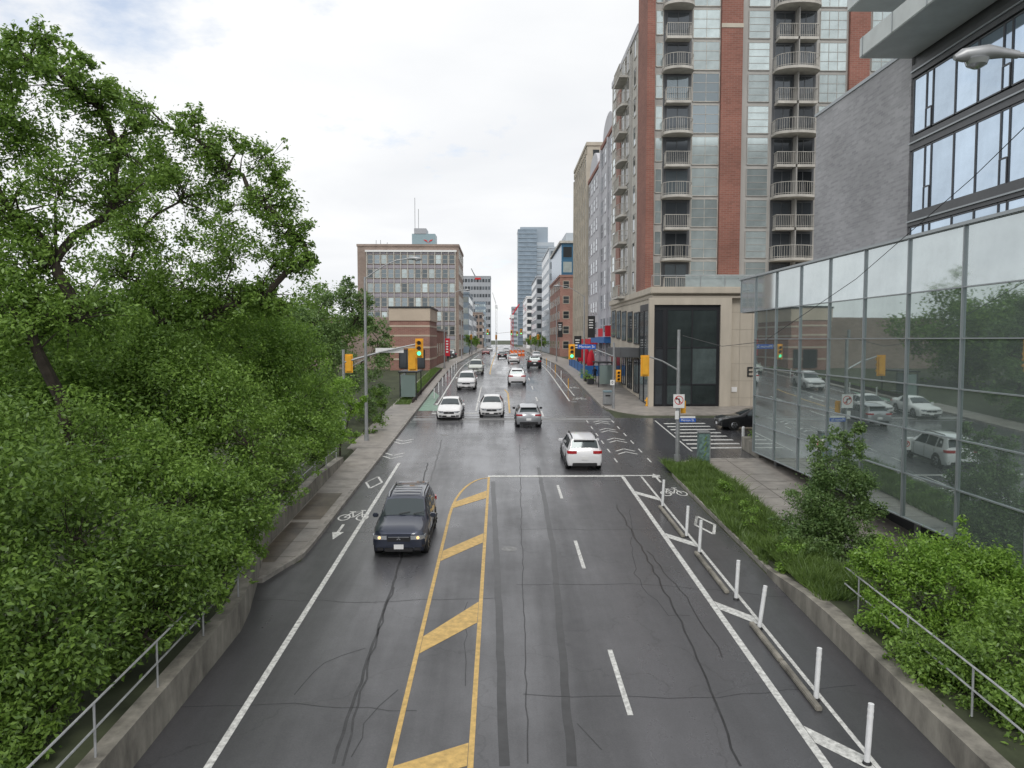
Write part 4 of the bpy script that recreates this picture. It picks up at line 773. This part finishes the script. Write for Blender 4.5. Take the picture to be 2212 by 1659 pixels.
# ---------------------------------------------------------------- buildings
wcache={}
def wmesh(w,h,nx,ny,fr,gm,fm,dp=.06):
    k=(round(w,3),round(h,3),nx,ny,fr,gm.name,fm.name if fm else '')
    if k in wcache: return wcache[k]
    m=MB(); m.box(0,w,-.03,.02,0,h); o=m.build('t',gm); a=o.data; bpy.data.objects.remove(o)
    b=None
    if fr:
        m=MB(); t_=fr
        m.box(-t_/2,t_/2,-dp,.02,0,h); m.box(w-t_/2,w+t_/2,-dp,.02,0,h); m.box(t_/2,w-t_/2,-dp,.02,-t_/2,t_/2); m.box(t_/2,w-t_/2,-dp,.02,h-t_/2,h+t_/2)
        for i in range(1,nx): m.box(w*i/nx-t_/3,w*i/nx+t_/3,-dp+.005,.02,t_/2,h-t_/2)
        for i in range(1,ny): m.box(t_/2,w-t_/2,-dp+.008,.02,h*i/ny-t_/3,h*i/ny+t_/3)
        o=m.build('t',fm); b=o.data; bpy.data.objects.remove(o)
    wcache[k]=(a,b); return wcache[k]
ROT={'front':0,'right':-PI/2,'left':PI/2}
def win(parent,face,O,u,z,w,h,gm,nx=1,ny=1,fr=.07,fm=None,name='window'):
    fm=fm or M['dark']; a,b=wmesh(w,h,nx,ny,fr,gm,fm)
    o=bpy.data.objects.new(name,a); COL.objects.link(o); o.parent=parent
    loc=Vector((u,O,z)) if face=='front' else Vector((O,u,z)); o.location=loc-off(parent); o.rotation_euler=(0,0,ROT[face])
    if b: f=bpy.data.objects.new('frame',b); COL.objects.link(f); f.parent=o
    return o
XG=14.0; zb=2.4; ztp=12.0
r=thing('glass_building','long low building with a reflective glass curtain wall on the right','building',(XG,20,2))
yy=[41.6-3.12*i for i in range(0,12)]
MB().box(XG+.12,40,yy[-1],41.55,zb,ztp-.1).build('wall',M['dgrey'],r)
rowz=[2.4,3.95,5.5,7.05,8.6,10.15,12.0]
for i in range(len(yy)-1):
    for j in range(6):
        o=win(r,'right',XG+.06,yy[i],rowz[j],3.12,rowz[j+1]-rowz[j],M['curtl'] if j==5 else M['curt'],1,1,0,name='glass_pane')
        o.rotation_euler=(random.uniform(-.002,.002),0,ROT['right']+random.uniform(-.0025,.0025))
m=MB()
for y in yy: m.box(XG-.04,XG+.1,y-.026,y+.026,zb,ztp)
m.build('vertical_mullion',M['mull'],r)
m=MB()
for z in rowz: m.box(XG-.03,XG+.1,yy[-1],41.6,z-.02,z+.02)
m.build('horizontal_mullion',M['mull'],r)
MB().box(XG-.1,XG+.15,yy[-1],44.3,ztp,ztp+.10).build('parapet_cap',M['mull'],r)
win(r,'right',XG+.06,44.2,10.15,2.6,1.85,M['curtl'],1,1,.06,M['mull'],name='glass_pane')
MB().box(XG+.12,40,41.62,44.2,10.1,ztp-.1).build('overhang',M['dgrey'],r)
for y in (39,34.5,30,25.5,21): MB().box(XG+.3,XG+.7,y-.2,y+.2,.5,2.4).build('column',M['dgrey'],r)
MB().box(XG+1.2,XG+1.4,yy[-1],41,.5,2.4).build('base_wall',M['dark'],r)
XU=17.0
r=thing('grey_brick_building','grey brick and glass residential block above the glass building','building',(XU,20,12))
MB().box(XU,42,31.8,41.3,11.9,20.5).build('brick_wall',M['greybrick'],r); MB().box(XU-.06,42,31.8,41.4,20.5,20.65).build('coping',M['mull'],r)
MB().box(XU+.1,42,5,31.8,11.9,34).build('wall',M['dgrey'],r)
y=31.6
for wd in [.95,.45,1.5,1.35,1.35,.45,1.6,1.35,1.35,.45,1.5,1.5,1.35,1.35]:
    if y-wd<9: break
    for (z0,z1) in ((12.1,13.2),(13.8,16.3),(17.0,19.2),(20.9,23.3),(24.3,26.7)):
        win(r,'right',XU+.07,y,z0,wd-.03,z1-z0,M['winb'],1,1,.05,M['fram'])
        if wd<.6: win(r,'right',XU+.04,y,z0,wd-.06,(z1-z0)*.35,M['winb'],1,1,.05,M['fram'],name='vent_window')
    y-=wd
for z in (13.25,16.35,19.3): MB().box(XU-.02,XU+.06,9,31.75,z,z+.55 if z<19 else z+.5).build('spandrel',M['dgrey'],r)
for z in (13.4,16.6,19.5): MB().box(XU-.09,XU-.03,9,31.75,z,z+.06).build('spandrel_rail',M['mull'],r)
MB().box(14.8,XU+.0,5,31.8,20.12,20.92).build('canopy_slab',M['slab'],r,bevel=.03); MB().box(14.8,XU+.0,5,33,22.5,23.3).build('canopy_slab',M['slab'],r,bevel=.03)
m=MB()
for yj in frange(8,31.5,2.35): m.box(14.775,14.802,yj,yj+.04,20.15,20.9)
m.build('fascia_joint',M['mull'],r)
# --- apartment tower
YA=66.0; fxx=lambda p:P(p,400,YA).x
r=thing('apartment_tower','tall red brick and grey precast apartment tower with curved balconies','building',(12.6,62,3))
FL=[12.85+2.65*k for k in range(13)]; TOPZ=FL[-1]
MB().box(fxx(1411),36,YA,72,12.8,TOPZ+1).build('wall',M['concb'],r)
for (a,b) in ((fxx(1394),fxx(1411)-.01),(fxx(1552),fxx(1597)),(fxx(1825),fxx(1868))): MB().box(a,b,YA-.35,YA+4,12.8,TOPZ+1.2).build('brick_pier',M['redbrick'],r)
MB().box(fxx(1552)-.03,fxx(1597)+.03,YA-.40,YA-.351,FL[8]+.9,FL[8]+1.25).build('stone_band',M['beige'],r)
MB().box(fxx(1825)-.03,fxx(1868)+.03,YA-.40,YA-.351,FL[10],FL[10]+.35).build('stone_band',M['beige'],r)
def balcony(cx,y0,z,w,d,curved,face='front',slabh=.22):
    m=MB(); n=12
    if curved: out=[(w/2*math.cos(PI*i/n),-d*(.45+.55*math.sin(PI*i/n))) for i in range(n+1)]
    else: out=[(w/2,-d),(-w/2,-d)]
    out=[(w/2,0)]+out+[(-w/2,0)]
    def T(p): return (cx+p[0],y0+p[1]) if face=='front' else (y0+p[1],cx-p[0])
    m.prism([T(p) for p in out],z-slabh,z); b=m.build('balcony',M['concl'],r)
    m=MB()
    for a,c in zip(out,out[1:]):
        L_=math.dist(a,c); nb=max(1,int(L_/.16))
        A=T((a[0]*.97,a[1]*.97));Cc=T((c[0]*.97,c[1]*.97))
        m.tube([(*A,z+1.05),(*Cc,z+1.05)],.03,5); m.tube([(*A,z+.12),(*Cc,z+.12)],.02,4)
        for i in range(nb): f=i/nb; X=A[0]+(Cc[0]-A[0])*f; Yq=A[1]+(Cc[1]-A[1])*f; m.box(X-.011,X+.011,Yq-.011,Yq+.011,z,z+1.04)
    m.build('railing',M['concl'],b)
MB().box(fxx(1430),fxx(1490),YA-.03,YA-.004,12.8,TOPZ).build('balcony_recess',M['dgrey'],r); MB().box(fxx(1664),fxx(1757),YA-.03,YA-.004,12.8,TOPZ).build('balcony_recess',M['dgrey'],r)
for k in range(12):
    z=FL[k]
    win(r,'front',YA-.04,fxx(1437),z+.05,1.9,2.2,M['win'] if k%3==0 else M['wind'],2,1,.07,M['dgrey'],name='balcony_door')
    win(r,'front',YA-.02,fxx(1413)+.05,z+.4,.58,2.0,M['winl'],1,2,.06,M['concl'])
    win(r,'front',YA-.02,fxx(1493),z+.14,fxx(1550)-fxx(1493),2.36,M['win'] if k in (5,6) else M['winl'],2,3,.06,M['concl'])
    win(r,'front',YA-.02,fxx(1612),z+.14,fxx(1657)-fxx(1612),2.3,M['winl'],1,4,.06,M['concb'])
    for u in (1668,1713): win(r,'front',YA-.04,fxx(u),z+.05,fxx(1040)-fxx(1000),2.2,M['wind'],2,1,.08,M['dgrey'],name='balcony_door')
    win(r,'front',YA-.02,fxx(1764),z+.12,fxx(1821)-fxx(1764),2.34,M['winl'],3,3,.06,M['concb'])
    win(r,'front',YA-.02,fxx(1875),z+.12,fxx(1938)-fxx(1875),2.34,M['winl'],3,3,.06,M['concb'])
    cur=k%2==1
    balcony(fxx(1459),YA-.03,z,2.55 if cur else 2.1,1.6 if cur else .9,cur)
    if cur: balcony(fxx(1710),YA-.03,z,3.75,1.8,True)
    else:
        balcony(fxx(1689),YA-.03,z,1.6,.9,False); balcony(fxx(1733),YA-.03,z,1.6,.9,False)
    MB().box(fxx(1710),fxx(1712),YA-1.0,YA-.03,z,z+2.4).build('divider',M['concb'],r)
XS=fxx(1394)+.02
MB().box(XS,15,YA+3.99,86,12.8,36.4).build('side_wall',M['concl'],r); MB().box(XS-.12,15,79.5,82,12.8,34.5).build('side_pier',M['brickside'],r); MB().box(XS-.15,15,73,78.5,12.8,35.5).build('precast_bay',M['concb'],r); MB().box(XS-.1,15,YA+4,86,36.4,37.0).build('parapet',M['lilac'],r)
for k in range(9):
    z=FL[k]
    win(r,'right',XS-.16,78,z+.2,1.6,2.0,M['win'],2,1,.08,M['concl'],name='side_window'); win(r,'right',XS-.16,75.3,z+.2,1.6,2.0,M['wind'],2,1,.08,M['concl'],name='side_window')
    win(r,'right',XS-.01,85,z+.5,1.8,1.7,M['winl'],1,2,.08,M['concl'],name='side_window'); win(r,'right',XS-.01,72,z+.4,1.2,1.7,M['win'],1,1,.08,M['concl'],name='side_window')
    balcony(76.4,XS-.15,z,3.6,.85,k%2==1,'side')
# podium
r2=thing('podium_building','beige stone podium with a black framed glass corner at the crossing','building',(12.4,62,3)); YP=62.0
MB().box(12.4,40,YP,85,2.5,12.3).build('wall',M['beige'],r2); MB().box(12.2,40.2,YP-.5,85.2,12.3,12.85).build('cornice',M['beige'],r2,bevel=.06); MB().box(12.32,40.1,YP-.42,85.1,11.95,12.1).build('string_course',M['joint'],r2)
for z in (3.8,5.2,6.6,8.0,9.4,10.8): MB().box(18.9,24,YP-.012,YP-.002,z,z+.03).build('stone_joint',M['joint'],r2)
for x in (19.6,20.6): MB().box(x,x+.04,YP-.016,YP-.004,3.2,11.5).build('vertical_groove',M['joint'],r2)
MB().box(12.25,18.0,YP-.25,YP+4.5,2.8,11.55).build('corner_frame',M['dark'],r2)
MB().box(12.1,12.5,YP-.45,YP-.0,2.8,11.95).build('corner_pier',M['beige'],r2); MB().box(17.9,18.8,YP-.45,YP-.0,2.8,11.95).build('corner_pier',M['beige'],r2); MB().box(12.5,17.9,YP-.45,YP-.0,11.4,11.95).build('lintel',M['beige'],r2)
for i,(x0,x1) in enumerate(((12.6,13.25),(13.6,15.6),(15.65,17.65))):
    for (z0,z1) in ((3.3,4.9),(4.95,7.9),(7.95,11.0)): win(r2,'front',YP-.26,x0,z0,x1-x0,z1-z0,M['wind'] if i==0 else M['podg'],1,1,.06,M['dark'])
for (y0,y1) in ((66.2,64.2),(64.1,62.1)):
    for (z0,z1) in ((3.3,6.9),(7,11.0)): win(r2,'right',12.22,y0,z0,1.8,z1-z0,M['win'],1,1,.06,M['dark'])
for y in (84,80.5,77,73.5,70):
    win(r2,'right',12.38,y,zr(y)+.4,2.4,3.0,M['wind'],2,1,.1,M['dark'],name='shop_window'); win(r2,'right',12.38,y,zr(y)+4.8,2.4,2.8,M['win'],2,2,.1,M['dark'])
MB().box(10.6,12.38,67,75,7.0,7.85).build('entrance_canopy',M['dgrey'],r2,bevel=.03)
text(r2,'building_letters','E',1.15,((1622-1080)*62/1641,YP-.03,5.9),0,M['dark'],.03)
MB().box(19.0,19.45,YP-.05,YP-.018,4.3,4.7).build('notice_plate',M['wht'],r2)
MB().box(15.2,22,62.4,62.46,12.86,13.9).build('terrace_glass',M['winl'],r2)
MB().tube([(12.4,62.2,13.8),(22,62.2,13.8)],.03,5).build('terrace_rail',M['grey'],r2)
for x in (12.4,14.4,16.4,18.4,20.4): MB().tube([(x,62.2,12.8),(x,62.2,13.8)],.03,5).build('terrace_post',M['grey'],r2)
def block(name,label,x0,x1,y0,y1,z0,z1,wm,street,cols_f=0,cols_s=0,rows_=0,gm='win',fr=.1,fm=None,wfrac=.7,hfrac=.6,group=None,cap=None,zstart=None):
    r=thing(name,label,'building',(x0,y0,z0),group); MB().box(x0,x1,y0,y1,z0-2,z1).build('wall',wm,r)
    MB().box(x0-.15,x1+.15,y0-.15,y1+.15,z1,z1+.5).build('parapet',cap or wm,r)
    zs=zstart if zstart else z0+1; hz=(z1-zs)/max(1,rows_)
    for j in range(rows_):
        z=zs+hz*j+hz*(1-hfrac)/2
        for i in range(cols_f):
            w_=(x1-x0)/cols_f; win(r,'front',y0-.01,x0+w_*(i+(1-wfrac)/2),z,w_*wfrac,hz*hfrac,M[gm],1,2 if fr else 1,fr,fm)
        for i in range(cols_s):
            w_=(y1-y0)/cols_s
            if street=='right': win(r,'right',x0-.01,y1-w_*(i+(1-wfrac)/2),z,w_*wfrac,hz*hfrac,M[gm],1,2 if fr else 1,fr,fm)
            else: win(r,'left',x1+.01,y0+w_*(i+(1-wfrac)/2),z,w_*wfrac,hz*hfrac,M[gm],1,2 if fr else 1,fr,fm)
    return r
Z=4.87
r=block('office_building','pale grey office building with tall rounded gable bays on the right',13.2,32,86.5,100,Z,33,M['lilac'],'right',0,5,9,'win',.12,M['lilac'],.62,.62,cap=M['redbrick'])
def arch(r,x,ya,yb,z):
    m=MB(); n=14; c=(ya+yb)/2; R=(yb-ya)/2
    out=[(c+R*math.cos(PI*i/n),z+R*.55*math.sin(PI*i/n)) for i in range(n+1)]
    for d in (x,x+3): m.v+=[(d,a,b) for a,b in out]
    nn=len(out); m.f.append(tuple(range(nn))); m.f.append(tuple(range(2*nn-1,nn-1,-1)))
    for i in range(nn-1): m.f.append((i,i+1,nn+i+1,nn+i))
    m.build('gable',M['lilac'],r)
arch(r,13.1,89,98,33.4)
for y in (86.8,93.2,99.6): MB().box(12.95,13.2,y-.25,y+.25,Z,33).build('pilaster',M['lilac'],r)
MB().box(11.9,13.15,87,99.5,8.2,8.9).build('shop_awning',M['binb'],r); MB().box(11.87,11.9,88,92,8.95,9.9).build('shop_sign',M['redc'],r); MB().box(12.0,13.15,86.8,86.95,8.95,10.2).build('shop_sign',M['redc'],r)
r=block('office_building','second pale grey office section stepping back behind the first',13.2,32,100.3,114,Z,31.5,M['lilac'],'right',0,5,9,'win',.12,M['lilac'],.62,.62,cap=M['redbrick'])
arch(r,13.1,103,112,31.9); MB().box(12.95,13.2,100.3,100.8,Z,31.5).build('pilaster',M['lilac'],r); MB().box(12,13.15,101,113,8,8.7).build('shop_awning',M['redc'],r)
r=block('stone_building','tall tan stone office building behind the grey offices',13.0,34,114.6,134,Z,37.4,M['tan'],'right',8,7,9,'wind',.1,M['tan'],.4,.68)
for i in range(8): MB().box(12.85,13.0,114.6+i*2.75,115.1+i*2.75,Z,36).build('pilaster',M['tan'],r)
m=MB()
for i in range(12): m.box(12.8,12.98,115+i*1.6,115.5+i*1.6,36.2,37)
m.build('dentil_band',M['tan'],r)
r=block('brick_office','brown brick block with a blue glazed upper storey on the right',13.0,34,165,198,Z,22.1,M['brickside'],'right',8,6,5,'wind',.1,M['tan'],.5,.5)
MB().box(13.3,33,165.3,197,22.6,29.4).build('blue_storey',M['bluecl'],r); MB().box(12.9,34,164.8,198,29.4,29.9).build('roof_slab',M['concl'],r); MB().box(14.5,33,168,197,29.9,32).build('penthouse',M['ctower'],r)
for j in range(2):
    for i in range(8): win(r,'front',165.28,13.6+i*2.4,23.1+3.2*j,2.0,2.4,M['wind'] if (i+j)%3 else M['winl'],1,1,.12,M['bluecl'])
block('mid_rise','pale glazed mid rise between the brown block and the distant tower',13.2,34,205,240,Z,33,M['ctower'],'right',7,8,9,'win',0,None,.75,.6)
block('mid_rise','black and white balconied mid rise farther down the right side',12.5,34,262,300,Z,30,M['cgrey'],'right',6,8,8,'wind',0,None,.85,.55)
block('mid_rise','low dark mid rise near the vanishing point on the right',11.5,34,330,380,Z,27,M['wht'],'right',6,8,7,'wind',0,None,.85,.6)
r=block('high_rise','distant blue glass high rise, tallest on the skyline',12.3,25,520,545,Z,83,M['cdark'],'right',0,0,0)
for k in range(26): MB().box(12.1,24.9,519.5,520,8+k*2.9,8.45+k*2.9).build('balcony_slab',M['cmid'],r)
MB().box(25,37,522,545,Z-2,75).build('lower_block',M['ctower'],r)
for k in range(23): MB().box(25.2,36.8,521.6,521.97,7+k*2.9,8.9+k*2.9).build('window_band',M['cmid'],r)
MB().box(14,33,527,540,75,86).build('rooftop_plant',M['cmid'],r)
for i,(x0,x1,y,h,mk,l) in enumerate(((26,60,430,46,'cgrey','broad grey block hidden behind the right hand mid rises'),(9.8,16,640,36,'ctower','slim pale block at the end of the street on the right'))):
    block('distant_block',l,x0,x1,y,y+20,Z,h,M[mk],'right',6,0,8,'win',0,None,.7,.5)
# left buildings
r=block('office_block','brown brick office block with a grid of windows and a rooftop sign',-30.6,-8.9,165,185,Z,28.6,M['brownbrick'],'left',0,7,7,'win',.12,M['concl'],.62,.6)
for i in range(13):
    x=-28.4+i*1.46
    for j in range(7): win(r,'front',164.9,x,6.6+3.05*j,1.12,1.9,M['win'] if (i*3+j)%4 else M['winl'],1,2,.1,M['concl'])
for i in range(14): MB().box(-28.66+i*1.46,-28.5+i*1.46,164.55,164.98,5.5,27.4).build('fin',M['concl'],r)
for j in range(8): MB().box(-28.6,-9.6,164.82,164.96,5.6+3.05*j,6.35+3.05*j).build('spandrel_panel',M['spand'],r)
MB().box(-28.9,-9.3,164.5,165,27.4,27.8).build('top_frame',M['wht'],r)
q0=P(890,540,172);q1=P(940,505,172)
MB().box(q0.x,q1.x,172,177,28.6,q1.z).build('penthouse',M['teal'],r); MB().box(q0.x+.5,q1.x-2,171.9,177,q1.z,q1.z+1.2).build('penthouse_top',M['cgrey'],r)
q=P(925,521,171.9); m=MB()
for s in (-1,1):
    m.poly([(q.x,171.85,q.z-.4),(q.x+s*.4,171.85,q.z+.25),(q.x+s*1.1,171.85,q.z+.38),(q.x+s*.75,171.85,q.z+.08),(q.x+s*.38,171.85,q.z-.08)])
m.build('red_emblem',M['red'],r)
for (x,h) in ((-19.2,8),(-18.4,5.5),(-16.8,3),(-28,2.5),(-27,2.5),(-25.5,2)): MB().tube([(x,174,28.6),(x,174,28.6+ (h+4 if h>3 else h))],.07,5).build('antenna',M['grey'],r)
r=thing('brick_building','low pink and red banded brick building with a cream top on the left','building',(-23,96,Z))
MB().box(-14.0,-8.95,97,108,2.5,11.0).build('wall',M['brickside'],r); MB().box(-14.1,-8.85,96.9,108.1,11.0,12.6).build('cream_storey',M['cream'],r); MB().box(-30,-14.01,99,112,2.5,11.5).build('rear_wall',M['brownbrick'],r)
for z in (6.0,7.5,9.0,10.2): MB().box(-14.03,-8.92,96.96,108,z,z+.22).build('pale_band',M['cream'],r)
MB().box(-14.2,-8.75,96.8,108.2,12.6,12.8).build('coping',M['dark'],r)
MB().box(-14,-9.1,108.01,130,2.5,9.9).build('street_wing',M['redbrick'],r); MB().box(-14.1,-8.95,108.2,130.1,9.9,10.2).build('wing_coping',M['concb'],r)
for y in (110,114,118,122,126): win(r,'left',-9.09,y,6.2,1.6,1.8,M['wind'],1,1,.1,M['cream'])
MB().box(-12,-9.6,112,116,10.2,11.8).build('rooftop_plant',M['grey'],r)
win(r,'front',96.95,-12.8,5.0,1.8,2.3,M['wind'],2,1,.1,M['dark'],name='door'); win(r,'front',96.95,-10.6,5.0,1.0,2.3,M['wind'],1,1,.1,M['dark'])
block('glazed_mid_rise','dark glazed mid rise just right of the brown office block',-19,-8.8,215,245,Z,21.5,M['cdark'],'left',6,7,5,'winl',0,None,.8,.5)
block('mid_rise','small pale shop block on the left beyond the glazed mid rise',-18,-8.9,255,290,Z,16,M['cgrey'],'left',4,5,3,'wind',0,None,.6,.5)
o=block('distant_office_tower','distant grey office tower with a small red sign on the left skyline',-23,-5.6,460,480,Z,46.5,M['cgrey'],'left',10,0,9,'wind',0,None,.75,.45)
MB().box(-15,-11.5,459.7,459.95,44.9,45.9).build('red_sign',M['red'],o)
block('distant_block','brownish distant block under the grey office tower',-18,-7.5,330,360,Z,20,M['brownbrick'],'left',6,6,5,'wind',0,None,.6,.5)
block('distant_block','dark slim block beside the road near the vanishing point',-13,-7.6,400,430,Z,28,M['cdark'],'left',5,6,8,'winl',0,None,.7,.4)
block('distant_block','grey distant block at the end of the street on the left',-14,-8.2,560,590,Z,30,M['cgrey'],'left',5,0,7,'wind',0,None,.7,.4)
def crane(px,py0,py1,Y,label,mt,jib=(-25,30)):
    a=P(px,py0,Y); b=P(px,py1,Y); r=thing('tower_crane',label,'crane',(b.x,Y,Z),'construction cranes on the skyline')
    m=MB()
    for dx in (-.6,.6): m.tube([(a.x+dx,Y,Z),(a.x+dx,Y,a.z)],.15,4)
    for k in range(int((a.z-Z)/2.5)): s=1 if k%2 else -1; m.tube([(a.x-.6*s,Y,Z+k*2.5),(a.x+.6*s,Y,Z+k*2.5+2.5)],.1,3)
    m.build('mast',mt,r); c=P(px+jib[0],py0-jib[1],Y); m=MB(); m.tube([a,c],.3,4); m.tube([a+Vector((0,0,2)),c],.12,4); m.build('jib',mt,r)
    m=MB(); m.tube([a,a+(a-c)*.3],.35,4); m.build('counter_jib',mt,r); MB().cbox((a.x,Y,a.z-.5),(2,2,2)).build('cab',M['wht'],r)
crane(1040,625,700,520,'pale luffing crane above the distant grey office tower',M['grey'],(-22,45))
crane(1106,682,735,420,'red crane with a raised jib near the vanishing point',M['redc'],(16,25))
crane(1072,660,735,600,'slim white crane behind the dark distant block',M['wht'],(-8,28))
